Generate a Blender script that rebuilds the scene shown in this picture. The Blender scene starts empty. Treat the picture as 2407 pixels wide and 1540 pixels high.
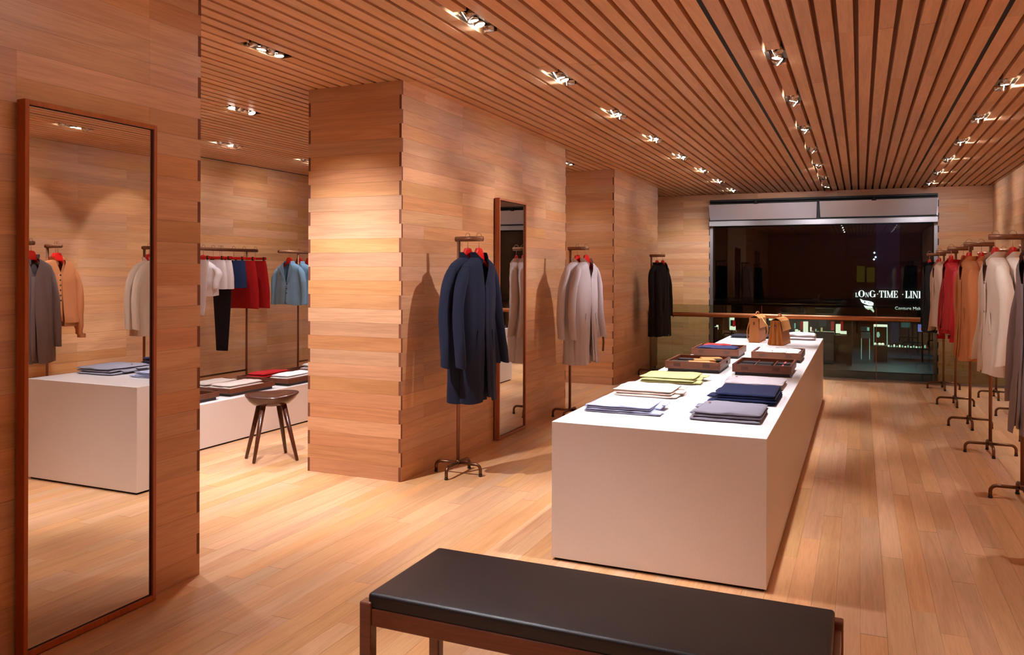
import bpy, bmesh, math, random
from mathutils import Vector, Matrix, noise as mnoise
R_ = math.radians
random.seed(7)
S = bpy.context.scene
COL = S.collection
# ------------------------------------------------------------------ camera
FPX, YAW, ROLL = 1887.34, R_(23.428), R_(0.172)
cam_d = bpy.data.cameras.new('camera'); cam = bpy.data.objects.new('camera', cam_d); COL.objects.link(cam)
Rv = Vector((math.cos(YAW), math.sin(YAW), 0)); Fv = Vector((-math.sin(YAW), math.cos(YAW), 0)); Uv = Vector((0, 0, 1))
Rp = Rv*math.cos(ROLL)+Uv*math.sin(ROLL); Up = Uv*math.cos(ROLL)-Rv*math.sin(ROLL)
M = Matrix((Rp, Up, -Fv)).transposed().to_4x4(); M.translation = Vector((0, 0, 1.55))
cam.matrix_world = M
cam_d.sensor_width = 36; cam_d.lens = FPX/2407*36; cam_d.shift_y = -(770-639.243)/2407
cam_d.clip_start = .05; cam_d.clip_end = 200
S.camera = cam
EYE = Vector((0, 0, 1.55))
# ------------------------------------------------------------------ world, exposure
w = bpy.data.worlds.new('world'); S.world = w; w.use_nodes = True
w.node_tree.nodes['Background'].inputs[0].default_value = (.02, .022, .03, 1)
w.node_tree.nodes['Background'].inputs[1].default_value = .25
S.view_settings.view_transform = 'Standard'; S.view_settings.look = 'None'
S.view_settings.exposure = 0.0; S.view_settings.gamma = 1; S.view_settings.use_curve_mapping = False
cy = S.cycles
cy.use_denoising = True; cy.max_bounces = 9; cy.diffuse_bounces = 5; cy.glossy_bounces = 5; cy.transparent_max_bounces = 12
cy.caustics_reflective = False; cy.caustics_refractive = False; cy.sample_clamp_indirect = 6
LAMP_COL = (.985, .985, 1.05)
def spot(loc, target, power, cone=50, blend=.6, radius=.03, col=LAMP_COL, name='lamp_light'):
    d = bpy.data.lights.new(name, 'SPOT'); d.energy = power; d.color = col
    d.spot_size = R_(cone); d.spot_blend = blend; d.shadow_soft_size = radius
    o = bpy.data.objects.new(name, d); COL.objects.link(o); o.location = loc
    o.rotation_euler = (Vector(target)-Vector(loc)).to_track_quat('-Z', 'Y').to_euler()
    return o
def area(loc, target, power, size, col, name='area_light', sy=None):
    d = bpy.data.lights.new(name, 'AREA'); d.energy = power; d.color = col; d.size = size
    if sy: d.shape = 'RECTANGLE'; d.size_y = sy
    o = bpy.data.objects.new(name, d); COL.objects.link(o); o.location = loc
    o.rotation_euler = (Vector(target)-Vector(loc)).to_track_quat('-Z', 'Y').to_euler()
    return o
PW = 1.3      # master lamp power
H = 2.96
XL, XR, YF, YB = -7.5, 1.943, 14.8, -1.6      # room limits
ROWX = [-.504, .986, -1.994, -3.484, -4.974, -6.464]
FY = [-.22+1.433*k for k in range(11)]        # fixture positions along the hall
# ------------------------------------------------------------------ colour helper
def lin(c):
    f = lambda v: v/12.92 if v <= .04045 else ((v+.055)/1.055)**2.4
    return tuple(f(x/255) for x in c)+(1,)
# ------------------------------------------------------------------ materials
MATS = {}
class NT:
    def __init__(s, name):
        s.m = bpy.data.materials.new(name); s.m.use_nodes = True; s.t = s.m.node_tree
        s.b = s.t.nodes['Principled BSDF']; s.out = s.t.nodes['Material Output']
    def n(s, typ, **kw):
        x = s.t.nodes.new(typ)
        for k, v in kw.items():
            if k in x.inputs.keys() if hasattr(x.inputs, 'keys') else False: x.inputs[k].default_value = v
            else: setattr(x, k, v)
        return x
    def l(s, a, b): s.t.links.new(a, b)
    def math(s, op, a, b=None, c=None):
        x = s.t.nodes.new('ShaderNodeMath'); x.operation = op
        for i, v in enumerate((a, b, c)):
            if v is None: continue
            if isinstance(v, (int, float)): x.inputs[i].default_value = v
            else: s.l(v, x.inputs[i])
        return x.outputs[0]
    def mix(s, fac, a, b, blend='MIX'):
        x = s.t.nodes.new('ShaderNodeMix'); x.data_type = 'RGBA'; x.blend_type = blend
        for sock, v in ((x.inputs[0], fac), (x.inputs[6], a), (x.inputs[7], b)):
            if isinstance(v, (int, float)): sock.default_value = v
            elif isinstance(v, tuple): sock.default_value = v
            else: s.l(v, sock)
        return x.outputs[2]
def plain(name, rgb, rough=.5, metal=0, spec=.5, bump=0, bscale=60, sheen=0, coat=0):
    if name in MATS: return MATS[name]
    k = NT(name); b = k.b
    b.inputs['Base Color'].default_value = lin(rgb); b.inputs['Roughness'].default_value = rough
    b.inputs['Metallic'].default_value = metal; b.inputs['Specular IOR Level'].default_value = spec
    b.inputs['Sheen Weight'].default_value = sheen; b.inputs['Coat Weight'].default_value = coat
    tc = k.n('ShaderNodeTexCoord')
    nz = k.n('ShaderNodeTexNoise'); nz.inputs['Scale'].default_value = bscale; nz.inputs['Detail'].default_value = 3
    k.l(tc.outputs['Object'], nz.inputs['Vector'])
    c = k.mix(.10 if metal == 0 else .04, lin(rgb), lin([min(255, v*.7) for v in rgb]))
    mm = k.t.nodes[-1]; k.l(k.math('MULTIPLY', nz.outputs['Fac'], .3), mm.inputs[0]); k.l(c, b.inputs['Base Color'])
    if bump:
        bp = k.n('ShaderNodeBump'); bp.inputs['Strength'].default_value = bump; bp.inputs['Distance'].default_value = .002
        k.l(nz.outputs['Fac'], bp.inputs['Height']); k.l(bp.outputs['Normal'], b.inputs['Normal'])
    MATS[name] = k.m; return k.m
def cloth(name, rgb, bump=.25, bscale=420, rough=.85, sheen=.03):
    return plain(name, rgb, rough, 0, .25, bump, bscale, sheen)
def emit(name, rgb, strength):
    if name in MATS: return MATS[name]
    k = NT(name); k.b.inputs['Base Color'].default_value = (0, 0, 0, 1)
    k.b.inputs['Emission Color'].default_value = lin(rgb); k.b.inputs['Emission Strength'].default_value = strength
    MATS[name] = k.m; return k.m
def wood(name, light, mid, dark, axis='X', rough=.42, space='P', vary=.24, cross=9.0, along=.55, ring=34, coat=0, ends=False):
    """grain runs along axis; every plank takes its own offset and tone"""
    if name in MATS: return MATS[name]
    k = NT(name)
    if space == 'P': src = k.n('ShaderNodeNewGeometry').outputs['Position']
    else: src = k.n('ShaderNodeTexCoord').outputs['Object']
    geo = k.n('ShaderNodeNewGeometry'); oi = k.n('ShaderNodeObjectInfo')
    rnd = k.math('FRACT', k.math('ADD', oi.outputs['Random'], geo.outputs['Random Per Island']))
    r2 = k.math('FRACT', k.math('MULTIPLY', rnd, 17.31)); r3 = k.math('FRACT', k.math('MULTIPLY', rnd, 53.77))
    cmb = k.n('ShaderNodeCombineXYZ')
    for i, (r, f) in enumerate(((rnd, 41.), (r2, 37.), (r3, 29.))): k.l(k.math('MULTIPLY', r, f), cmb.inputs[i])
    mp = k.n('ShaderNodeMapping'); sc = [cross]*3; sc['XYZ'.index(axis)] = along
    mp.inputs['Scale'].default_value = sc; k.l(src, mp.inputs['Vector'])
    ad = k.n('ShaderNodeVectorMath', operation='ADD'); k.l(mp.outputs[0], ad.inputs[0]); k.l(cmb.outputs[0], ad.inputs[1])
    n1 = k.n('ShaderNodeTexNoise'); n1.inputs['Scale'].default_value = .55; n1.inputs['Detail'].default_value = 3.5; n1.inputs['Distortion'].default_value = .55
    k.l(ad.outputs[0], n1.inputs['Vector'])
    rings = k.math('MULTIPLY_ADD', k.math('SINE', k.math('MULTIPLY', n1.outputs['Fac'], ring)), .5, .5)
    rings = k.math('POWER', rings, 2.2)
    m2 = k.n('ShaderNodeMapping'); s2 = [105*cross/9]*3; s2['XYZ'.index(axis)] = 4.5*along/.55
    m2.inputs['Scale'].default_value = s2; k.l(src, m2.inputs['Vector'])
    a2 = k.n('ShaderNodeVectorMath', operation='ADD'); k.l(m2.outputs[0], a2.inputs[0]); k.l(cmb.outputs[0], a2.inputs[1])
    n2 = k.n('ShaderNodeTexNoise'); n2.inputs['Scale'].default_value = 1.2; n2.inputs['Detail'].default_value = 4; k.l(a2.outputs[0], n2.inputs['Vector'])
    n3 = k.n('ShaderNodeTexNoise'); n3.inputs['Scale'].default_value = .25; n3.inputs['Detail'].default_value = 2; k.l(ad.outputs[0], n3.inputs['Vector'])
    c = k.mix(0., lin(light), lin(mid)); k.l(k.math('MULTIPLY', n3.outputs['Fac'], 1.0), k.t.nodes[-1].inputs[0]) if False else None
    mx = k.t.nodes[-1]; k.l(n3.outputs['Fac'], mx.inputs[0])
    c2 = k.mix(0., c, lin(dark)); k.l(k.math('MULTIPLY', rings, .25), k.t.nodes[-2 if k.t.nodes[-1].type == 'MATH' else -1].inputs[0])
    c3 = k.mix(0., c2, lin(dark)); mx3 = k.t.nodes[-1]
    fib = k.n('ShaderNodeMapRange'); fib.inputs[1].default_value = .42; fib.inputs[2].default_value = .75; k.l(n2.outputs['Fac'], fib.inputs[0])
    k.l(k.math('MULTIPLY', fib.outputs[0], .35), mx3.inputs[0])
    hs = k.n('ShaderNodeHueSaturation'); k.l(c3, hs.inputs['Color'])
    k.l(k.math('MULTIPLY_ADD', r2, .010, .495), hs.inputs['Hue'])
    k.l(k.math('MULTIPLY_ADD', r3, .16, .92), hs.inputs['Saturation'])
    k.l(k.math('MULTIPLY_ADD', rnd, vary, 1.02-vary*.5), hs.inputs['Value'])
    k.l(hs.outputs[0], k.b.inputs['Base Color'])
    k.b.inputs['Roughness'].default_value = rough; k.b.inputs['Specular IOR Level'].default_value = .4; k.b.inputs['Coat Weight'].default_value = coat
    k.b.inputs['Coat Roughness'].default_value = .25
    bp = k.n('ShaderNodeBump'); bp.inputs['Strength'].default_value = .12; bp.inputs['Distance'].default_value = .001
    k.l(n2.outputs['Fac'], bp.inputs['Height']); k.l(bp.outputs['Normal'], k.b.inputs['Normal'])
    MATS[name] = k.m; return k.m
def glass(name, tint, ior=1.5):
    k = NT(name); t = k.t; t.nodes.remove(k.b)
    tr = k.n('ShaderNodeBsdfTransparent'); tr.inputs[0].default_value = tint
    gl = k.n('ShaderNodeBsdfGlossy'); gl.inputs[0].default_value = (.95, .98, 1, 1); gl.inputs['Roughness'].default_value = .0
    fr = k.n('ShaderNodeFresnel'); fr.inputs[0].default_value = ior
    mx = k.n('ShaderNodeMixShader'); k.l(fr.outputs[0], mx.inputs[0]); k.l(tr.outputs[0], mx.inputs[1]); k.l(gl.outputs[0], mx.inputs[2])
    k.l(mx.outputs[0], k.out.inputs[0]); MATS[name] = k.m; return k.m
def mirror_mat():
    k = NT('mirror glass'); k.t.nodes.remove(k.b)
    gl = k.n('ShaderNodeBsdfGlossy'); gl.inputs[0].default_value = (.90, .89, .86, 1); gl.inputs['Roughness'].default_value = 0
    k.l(gl.outputs[0], k.out.inputs[0]); return k.m
def brushed(name, rgb, axis):
    k = NT(name); b = k.b; b.inputs['Base Color'].default_value = lin(rgb); b.inputs['Metallic'].default_value = .8; b.inputs['Roughness'].default_value = .30; b.inputs['Anisotropic'].default_value = .0
    tc = k.n('ShaderNodeTexCoord'); mp = k.n('ShaderNodeMapping'); s = [300, 300, 300]; s['XYZ'.index(axis)] = 3; mp.inputs['Scale'].default_value = s
    k.l(tc.outputs['Object'], mp.inputs[0]); nz = k.n('ShaderNodeTexNoise'); nz.inputs['Scale'].default_value = 1; k.l(mp.outputs[0], nz.inputs[0])
    bp = k.n('ShaderNodeBump'); bp.inputs['Strength'].default_value = .6; bp.inputs['Distance'].default_value = .001
    k.l(nz.outputs['Fac'], bp.inputs['Height']); k.l(bp.outputs[0], b.inputs['Normal'])
    return k.m
OAK = ((207, 156, 114), (194, 140, 99), (148, 97, 65))
FLR = ((215, 167, 123), (204, 153, 109), (160, 112, 76))
CEI = ((228, 184, 144), (217, 169, 128), (172, 122, 87))
WALLX = wood('oak wall planks along x', *OAK, axis='X'); WALLY = wood('oak wall planks along y', *OAK, axis='Y')
FLOORY = wood('oak floor planks', *FLR, axis='Y', rough=.36, vary=.20, coat=.08)
CEILY = wood('oak ceiling slats', *CEI, axis='Y', vary=.22)
ENDG = plain('oak end grain', (118, 66, 42), .7, bump=.3, bscale=300)
BACKW = plain('oak backing board', (150, 98, 66), .6)
DARKGAP = plain('dark shadow gap', (26, 14, 10), .9)
WALNUT = wood('walnut', (124, 74, 52), (100, 58, 40), (60, 34, 24), axis='X', space='O', vary=.12, cross=30, along=2.5, rough=.3)
WALNUT_D = wood('walnut end grain', (94, 56, 42), (78, 45, 34), (50, 29, 22), axis='X', space='O', vary=.1, cross=50, along=30, rough=.45)
STOOLW = wood('oiled walnut', (92, 48, 30), (70, 36, 23), (40, 20, 13), axis='X', space='O', vary=.05, cross=22, along=3, rough=.2, coat=.4)
FRAMEW = wood('mirror frame cherry', (176, 98, 56), (156, 82, 46), (112, 56, 32), axis='Z', space='O', vary=.08, cross=30, along=2)
WHITE = plain('white laminate', (238, 232, 230), .38, bump=.05, bscale=200)
LEATHER = plain('black leather', (24, 21, 25), .42, 0, .5, .35, 260)
BRONZE = plain('aged bronze tube', (118, 84, 62), .34, 1)
BRONZEW = plain('bronze sleeve', (136, 92, 66), .38, .6, .5)
RUBBER = plain('dark glide', (30, 22, 18), .6)
CHROME = plain('polished chrome', (215, 212, 210), .12, 1)
STEELX = brushed('brushed steel', (214, 222, 240), 'X')
STEEL = plain('satin steel', (150, 146, 148), .38, 1)
DARKM = plain('dark metal', (34, 32, 34), .5, .6)
PLATE = plain('grey lamp plate', (120, 116, 114), .45, .7)
REDP = plain('red lacquer', (205, 22, 16), .32)
LENS = emit('lit lamp lens', (255, 244, 226), 60)
GLASSW = glass('window glass', (.86, .90, .89, 1)); GLASSB = glass('balustrade glass', (.76, .80, .68, 1))
MIRROR = mirror_mat()
RAILW = plain('copper toned handrail', (196, 130, 88), .32, .55)
BLACKP = plain('black facade', (14, 12, 13), .5)
TAN = plain('tan leather', (186, 118, 56), .48, 0, .5, .2, 180)
TANL = plain('light tan leather', (214, 150, 88), .45, 0, .5, .2, 180)
BLKL = plain('black grained leather', (28, 28, 34), .45, 0, .5, .3, 300)
# ------------------------------------------------------------------ mesh builder
class MB:
    def __init__(s): s.v = []; s.f = []; s.mi = []
    def add(s, vs, fs, mi=0):
        o = len(s.v); s.v += [tuple(p) for p in vs]; s.f += [tuple(i+o for i in f) for f in fs]; s.mi += [mi]*len(fs)
    def box(s, x0, x1, y0, y1, z0, z1, mi=0):
        s.add([(x0, y0, z0), (x1, y0, z0), (x1, y1, z0), (x0, y1, z0), (x0, y0, z1), (x1, y0, z1), (x1, y1, z1), (x0, y1, z1)],
              [(0, 3, 2, 1), (4, 5, 6, 7), (0, 1, 5, 4), (1, 2, 6, 5), (2, 3, 7, 6), (3, 0, 4, 7)], mi)
    def rbox(s, x0, x1, y0, y1, z0, z1, r=.004, mi=0):
        bm = bmesh.new(); bmesh.ops.create_cube(bm, size=1)
        for v in bm.verts: v.co = ((x0+x1)/2+v.co.x*(x1-x0), (y0+y1)/2+v.co.y*(y1-y0), (z0+z1)/2+v.co.z*(z1-z0))
        bmesh.ops.bevel(bm, geom=bm.edges[:], offset=r, segments=2, affect='EDGES', profile=.5)
        bm.verts.index_update(); s.add([v.co[:] for v in bm.verts], [[v.index for v in f.verts] for f in bm.faces], mi); bm.free()
    def loft(s, rings, cap0=True, cap1=True, closed=True, mi=0):
        n = len(rings[0]); vs = [p for r in rings for p in r]; fs = []
        m = n if closed else n-1
        for i in range(len(rings)-1):
            for j in range(m):
                a = i*n+j; b = i*n+(j+1) % n; fs.append((a, b, b+n, a+n))
        if cap0 and closed: fs.append(tuple(reversed(range(n))))
        if cap1 and closed: fs.append(tuple(range((len(rings)-1)*n, len(rings)*n)))
        s.add(vs, fs, mi)
    def tube(s, pts, r, seg=10, mi=0, caps=True):
        pts = [Vector(p) for p in pts]; rr = r if isinstance(r, (list, tuple)) else [r]*len(pts)
        rings = []; prev = None
        for i, p in enumerate(pts):
            d = (pts[min(i+1, len(pts)-1)]-pts[max(i-1, 0)]).normalized()
            if prev is None:
                a = d.orthogonal().normalized()
            else:
                a = (prev-d*prev.dot(d)).normalized()
            prev = a; b = d.cross(a)
            rings.append([p+(a*math.cos(t)+b*math.sin(t))*rr[i] for t in [2*math.pi*k/seg for k in range(seg)]])
        s.loft(rings, caps, caps, mi=mi)
    def lathe(s, prof, c=(0, 0, 0), seg=20, mi=0, sx=1, sy=1):
        rings = [[(c[0]+r*sx*math.cos(2*math.pi*k/seg), c[1]+r*sy*math.sin(2*math.pi*k/seg), c[2]+z) for k in range(seg)] for r, z in prof]
        s.loft(rings, mi=mi)
    def prism(s, pts2, fn, d0, d1, mi=0):
        n = len(pts2); vs = [fn(a, b, d0) for a, b in pts2]+[fn(a, b, d1) for a, b in pts2]
        s.add(vs, [tuple(reversed(range(n))), tuple(range(n, 2*n))]+[(i, (i+1) % n, (i+1) % n+n, i+n) for i in range(n)], mi)
    def mesh(s, name, mats, smooth=False, fix=True):
        me = bpy.data.meshes.new(name); me.from_pydata(s.v, [], s.f)
        for m in (mats if isinstance(mats, (list, tuple)) else [mats]): me.materials.append(m)
        if any(s.mi): me.polygons.foreach_set('material_index', s.mi)
        if smooth: me.polygons.foreach_set('use_smooth', [True]*len(s.f))
        if fix:
            bm = bmesh.new(); bm.from_mesh(me); bmesh.ops.recalc_face_normals(bm, faces=bm.faces[:]); bm.to_mesh(me); bm.free()
        me.update(); return me
    def build(s, name, mats, parent=None, smooth=False, loc=None, fix=True):
        return put(name, s.mesh(name, mats, smooth, fix), parent, loc)
def put(name, me, parent=None, loc=None, rotz=0):
    o = bpy.data.objects.new(name, me); COL.objects.link(o)
    if parent: o.parent = parent
    if loc is not None: o.location = loc
    if rotz: o.rotation_euler = (0, 0, rotz)
    return o
def tag(o, label, cat, group=None, kind=None):
    if label: o['label'] = label
    if cat: o['category'] = cat
    if group: o['group'] = group
    if kind: o['kind'] = kind
    return o
def thing(name, label, cat, loc=(0, 0, 0), rotz=0, group=None):
    o = put(name, None, None, loc, rotz); return tag(o, label, cat, group)
def dup(root, loc, rotz, label, group=None):
    r = root.copy(); COL.objects.link(r); r.location = loc; r.rotation_euler = (0, 0, rotz); r['label'] = label
    if group: r['group'] = group
    for ch in root.children:
        c = ch.copy(); COL.objects.link(c); c.parent = r
        for g in ch.children:
            d = g.copy(); COL.objects.link(d); d.parent = c
    return r
def struct(o): o['kind'] = 'structure'; return o
def bevel(o, wd=.003, seg=2):
    m = o.modifiers.new('bevel', 'BEVEL'); m.width = wd; m.segments = seg; m.limit_method = 'ANGLE'; m.angle_limit = R_(40); return o
# ------------------------------------------------------------------ planks
def unit(axis, mat):
    mb = MB(); mb.box(-.5, .5, -.5, .5, -.5, .5)
    # faces: 0 z-,1 z+,2 y-,3 x+,4 y+,5 x-
    mb.mi = [0, 0, 1 if axis == 'Y' else 0, 1 if axis == 'X' else 0, 1 if axis == 'Y' else 0, 1 if axis == 'X' else 0]
    return mb.mesh('plank_'+axis, [mat, ENDG])
UX, UY, UF, UC = unit('X', WALLX), unit('Y', WALLY), unit('Y', FLOORY), unit('Y', CEILY)
def score(p):
    d = Vector(p)-EYE; f = d.dot(Fv)
    if f < .3: return 0
    u = 1203.5+FPX*d.dot(Rp)/f; v = 639.2-FPX*d.dot(Up)/f
    return 1/(f*f) if -80 < u < 2487 and -80 < v < 1620 else 0
def place_boxes(parent, boxes, unit_me, mat, name='plank', limit=300, joined='plank_field'):
    """boxes: (x0,x1,y0,y1,z0,z1). The largest in view become parts, the rest one joined part."""
    if len(boxes) > limit:
        boxes = sorted(boxes, key=lambda b: -score(((b[0]+b[1])/2, min(b[3], max(b[2], 3.0)) if b[3]-b[2] > 1 else (b[2]+b[3])/2, (b[4]+b[5])/2)))
    for b in boxes[:limit]:
        o = bpy.data.objects.new(name, unit_me); COL.objects.link(o); o.parent = parent
        o.location = ((b[0]+b[1])/2, (b[2]+b[3])/2, (b[4]+b[5])/2); o.scale = (b[1]-b[0], b[3]-b[2], b[5]-b[4])
    rest = boxes[limit:]
    if rest:
        mb = MB()
        for b in rest: mb.box(*b)
        r = mb.build(joined, [mat, ENDG], parent, fix=False); r['kind'] = 'stuff'
PITCH = H/28; TH = .02; G = .0003
def face_planks(parent, axis, plane, inward, u0, u1, z0=0, z1=H, finger=(0, 0), parity=0, j0=0., limit=300, mod=.655, holes=()):
    """plank cladding. axis = direction of the boards; plane = visible face; inward = +1/-1 towards the backing."""
    boxes = []; rr = random.Random(int(plane*1000)+int(u0*100)+5)
    nrow = int(round((z1-z0)/PITCH))
    for i in range(nrow):
        za = z0+i*PITCH; zb = za+PITCH
        par = (i+parity) % 2
        a = u0+(TH if finger[0] and par else 0); b = u1-(TH if finger[1] and par else 0)
        spans = [(a, b)]
        for (ha, hb, hz0, hz1) in holes:
            if za+PITCH*.5 > hz0 and za+PITCH*.5 < hz1:
                e = .014 if i % 2 else 0
                ns = []
                for (p, q) in spans:
                    if q <= ha or p >= hb: ns.append((p, q)); continue
                    if ha-e > p: ns.append((p, ha-e))
                    if hb+e < q: ns.append((hb+e, q))
                spans = ns
        for (p, q) in spans:
            cuts = []
            c = j0+mod*math.ceil((p-j0+.12)/mod)+mod*rr.choice((0, 0, 1, 1, 2))
            while c < q-.12:
                cuts.append(c); c += mod*rr.choice((1, 1, 2, 2, 3))
            ed = [p]+cuts+[q]
            for s0, s1 in zip(ed[:-1], ed[1:]):
                g = G+rr.random()*.0002; pr = rr.random()*.0004
                lo, hi = (plane+pr, plane+TH) if inward > 0 else (plane-TH, plane-pr)
                if axis == 'X': boxes.append((s0+g*.4, s1-g*.4, lo, hi, za+g, zb-g))
                else: boxes.append((lo, hi, s0+g*.4, s1-g*.4, za+g, zb-g))
    place_boxes(parent, boxes, UX if axis == 'X' else UY, WALLX if axis == 'X' else WALLY, limit=limit)
# ------------------------------------------------------------------ floor
FE = 12.62
mb = MB(); mb.box(XL-.1, XR+.1, YB-.1, FE, -.12, -.018)
floor = struct(mb.build('floor', BACKW))
boxes = []; rr = random.Random(11); x = XL; i = 0
while x < XR:
    x1 = min(x+PITCH, XR); y = YB-rr.random()*1.6
    while y < FE:
        L = rr.choice((.9, 1.2, 1.5, 1.8, 2.1)); y1 = min(y+L, FE); a = max(y, YB)
        if y1 > a+.02: boxes.append((x+.0004, x1-.0004, a+.0004, y1-.0004, -.018, -rr.random()*.0005))
        y += L
    x += PITCH; i += 1
place_boxes(floor, boxes, UF, FLOORY)
# ------------------------------------------------------------------ ceiling
CP = 1.49/14; CX0 = -.77
mb = MB(); mb.box(XL-.1, XR+.1, YB-.1, YF+.1, 3.022, 3.10)
ceiling = struct(mb.build('ceiling', BACKW))
boxes = []; rr = random.Random(5)
kmin = int((XL-CX0)/CP)-1; kmax = int((XR-CX0)/CP)+1
for k in range(kmin, kmax+1):
    xc = CX0+(k+.5)*CP
    a, b = xc-.0395, xc+.0395
    a = max(a, XL); b = min(b, XR-.002)
    if b-a < .02: continue
    cuts = [YB]; y = .25+(.12 if k % 2 else 0)
    while y < YF: cuts.append(y+rr.uniform(-.05, .05)); y += 2.44 if rr.random() < .85 else 1.22
    cuts.append(YF)
    fix = []
    for ri, rx in enumerate(ROWX):
        if abs(xc-rx) < .02:
            for fy in FY:
                if ri == 3 and (fy < 3.5 or 4.9 < fy < 8.8 or fy > 10.4): continue
                if ri > 3 and not (3.5 < fy < 8.6): continue
                fix.append((fy-.20, fy+.20))
    for s0, s1 in zip(cuts[:-1], cuts[1:]):
        segs = [(s0, s1)]
        for (p, q) in fix:
            ns = []
            for (m, n) in segs:
                if q <= m or p >= n: ns.append((m, n))
                else:
                    if p-m > .01: ns.append((m, p))
                    if n-q > .01: ns.append((q, n))
            segs = ns
        for (m, n) in segs: boxes.append((a, b, m+.0006, n-.0006, H+rr.random()*.0008, 3.022))
place_boxes(ceiling, boxes, UC, CEILY, name='slat', joined='slat_field')
for i, sx in enumerate((CX0, CX0+1.49)):
    mb = MB(); mb.box(sx-.0135, sx+.0135, YB, 12.5, H+.0015, 3.021)
    struct(mb.build('trim_%d' % (i+1), DARKGAP))
# ------------------------------------------------------------------ walls
def core(name, x0, x1, y0, y1, z0=0.004, z1=H, mat=DARKGAP):
    mb = MB(); mb.box(x0, x1, y0, y1, z0, z1); return struct(mb.build(name, mat))
PX = -3.096; PXB = -3.934
# left pier nearest the camera
wa = core('wall_left', PXB+TH, PX-TH, YB, 3.135-TH)
face_planks(wa, 'Y', PX, -1, YB, 3.135, finger=(0, 1), parity=0, j0=2.811)
face_planks(wa, 'X', 3.135, -1, PXB, PX, finger=(1, 1), parity=1, j0=50, mod=9.)
# middle pier
wb = core('wall_left_middle', PXB+TH, PX-TH, 5.096+TH, 8.695-TH)
face_planks(wb, 'Y', PX, -1, 5.096, 8.695, finger=(1, 1), parity=0, j0=5.432)
face_planks(wb, 'X', 5.096, 1, PXB, PX, finger=(1, 1), parity=1, j0=50, mod=9.)
face_planks(wb, 'Y', PXB, 1, 5.096, 8.695, finger=(1, 1), parity=0, j0=5.1)
face_planks(wb, 'X', 8.695, -1, PXB, PX, finger=(1, 1), parity=1, j0=50, mod=9.)
# rear pier, runs past the floor edge
wc = core('wall_left_rear', PXB+TH, PX-TH, 10.656+TH, 13.256-TH, -PITCH*11)
face_planks(wc, 'Y', PX, -1, 10.656, 13.256, finger=(1, 1), parity=0, j0=11.2)
face_planks(wc, 'X', 10.656, 1, PXB, PX, finger=(1, 1), parity=1, j0=50, mod=9.)
# alcove wall
wd = core('wall_alcove', XL-.1, XL-TH, YB, YF, z0=-.1)
face_planks(wd, 'Y', XL, -1, YB, YF, j0=.3, limit=300)
# far wall with the window opening
WX0, WX1, WZ1 = -2.5, 1.165, PITCH*27
ZB = -PITCH*14
mb = MB()
mb.box(XL-.1, WX0-.02, YF+TH, YF+.25, ZB, H+.1); mb.box(WX1+.02, XR+.1, YF+TH, YF+.25, ZB, H+.1); mb.box(WX0-.02, WX1+.02, YF+TH, YF+.25, WZ1, H+.1)
we = struct(mb.build('wall_far', DARKGAP))
face_planks(we, 'X', YF, 1, -4.6, XR, z0=ZB, z1=H, j0=-2.98, holes=((WX0, WX1, ZB-1, WZ1-.01),))
mb = MB(); mb.box(XL, -4.6, YF, YF+TH, ZB, H); mb.build('plank_field', WALLX, we)['kind'] = 'stuff'
# right wall
wf = core('wall_right', XR+TH, XR+.15, YB, YF, z0=ZB)
face_planks(wf, 'Y', XR, 1, YB, YF, j0=.42, limit=300, finger=(0, 0))
mb = MB(); mb.box(XR, XR+TH, FE, YF, ZB, -.002); mb.build('plank_field', WALLY, wf)['kind'] = 'stuff'
# wall behind the camera and void under the balcony
wg = core('wall_back', XL-.1, XR+.1, YB-.12, YB-TH, z0=-.1)
mb = MB(); mb.box(XL, XR, YB-TH, YB, 0, H); mb.build('plank_field', WALLX, wg)['kind'] = 'stuff'
mb = MB(); mb.box(XL-.1, XR+.1, FE-.05, FE-.005, ZB, -.02)
struct(mb.build('wall_void', BLACKP))
mb = MB(); mb.box(XL-.1, XR+.1, FE-.1, YF+.3, ZB-.1, ZB)
struct(mb.build('floor_lower', BLACKP))
# ------------------------------------------------------------------ window
win = struct(thing('window_1', None, None, (0, 0, 0)))
for nm, bx in (('frame_jamb', (WX0, WX0+.055, YF-.02, YF+.05, ZB, WZ1)), ('frame_jamb', (WX1-.055, WX1, YF-.02, YF+.05, ZB, WZ1)),
               ('frame_head', (WX0, WX1, YF-.03, YF+.05, WZ1-.07, WZ1))):
    mb = MB(); mb.box(*bx); mb.build(nm, STEEL if nm == 'frame_jamb' else DARKM, win)
mb = MB(); mb.box(WX0+.05, WX1-.05, YF+.02, YF+.028, ZB, WZ1-.05); mb.build('pane', GLASSW, win)
mb = MB(); mb.box(WX0+.03, WX1-.03, YF-.17, YF-.07, 2.812, 2.845); mb.build('top_rail', DARKM, win)
for xa, xb, zt in ((-2.485, -.672, 2.757), (-.634, 1.145, 2.763)):
    mb = MB(); zl = 2.487 if xa < -1 else 2.497
    mb.add([(xa, YF-.24, zt), (xb, YF-.24, zt), (xb-.012, YF-.16, zl), (xa+.012, YF-.16, zl),
            (xa, YF-.215, zt+.006), (xb, YF-.215, zt+.006), (xb-.012, YF-.13, zl), (xa+.012, YF-.13, zl)],
           [(0, 1, 2, 3), (7, 6, 5, 4), (0, 4, 5, 1), (1, 5, 6, 2), (2, 6, 7, 3), (3, 7, 4, 0)])
    mb.build('fascia_panel', STEELX, win)
mb = MB(); mb.box(-.672, -.634, YF-.13, YF-.08, 2.48, 2.80); mb.build('hanger_post', DARKM, win)
mb = MB(); mb.box(WX0+.01, WX1-.01, YF-.16, YF-.12, 2.467, 2.485); mb.build('shadow_strip', DARKM, win)
mb = MB(); mb.rbox(WX0+.015, WX1-.01, YF-.19, YF-.12, 2.375, 2.465, .004); mb.build('bottom_bar', STEEL, win)
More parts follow.
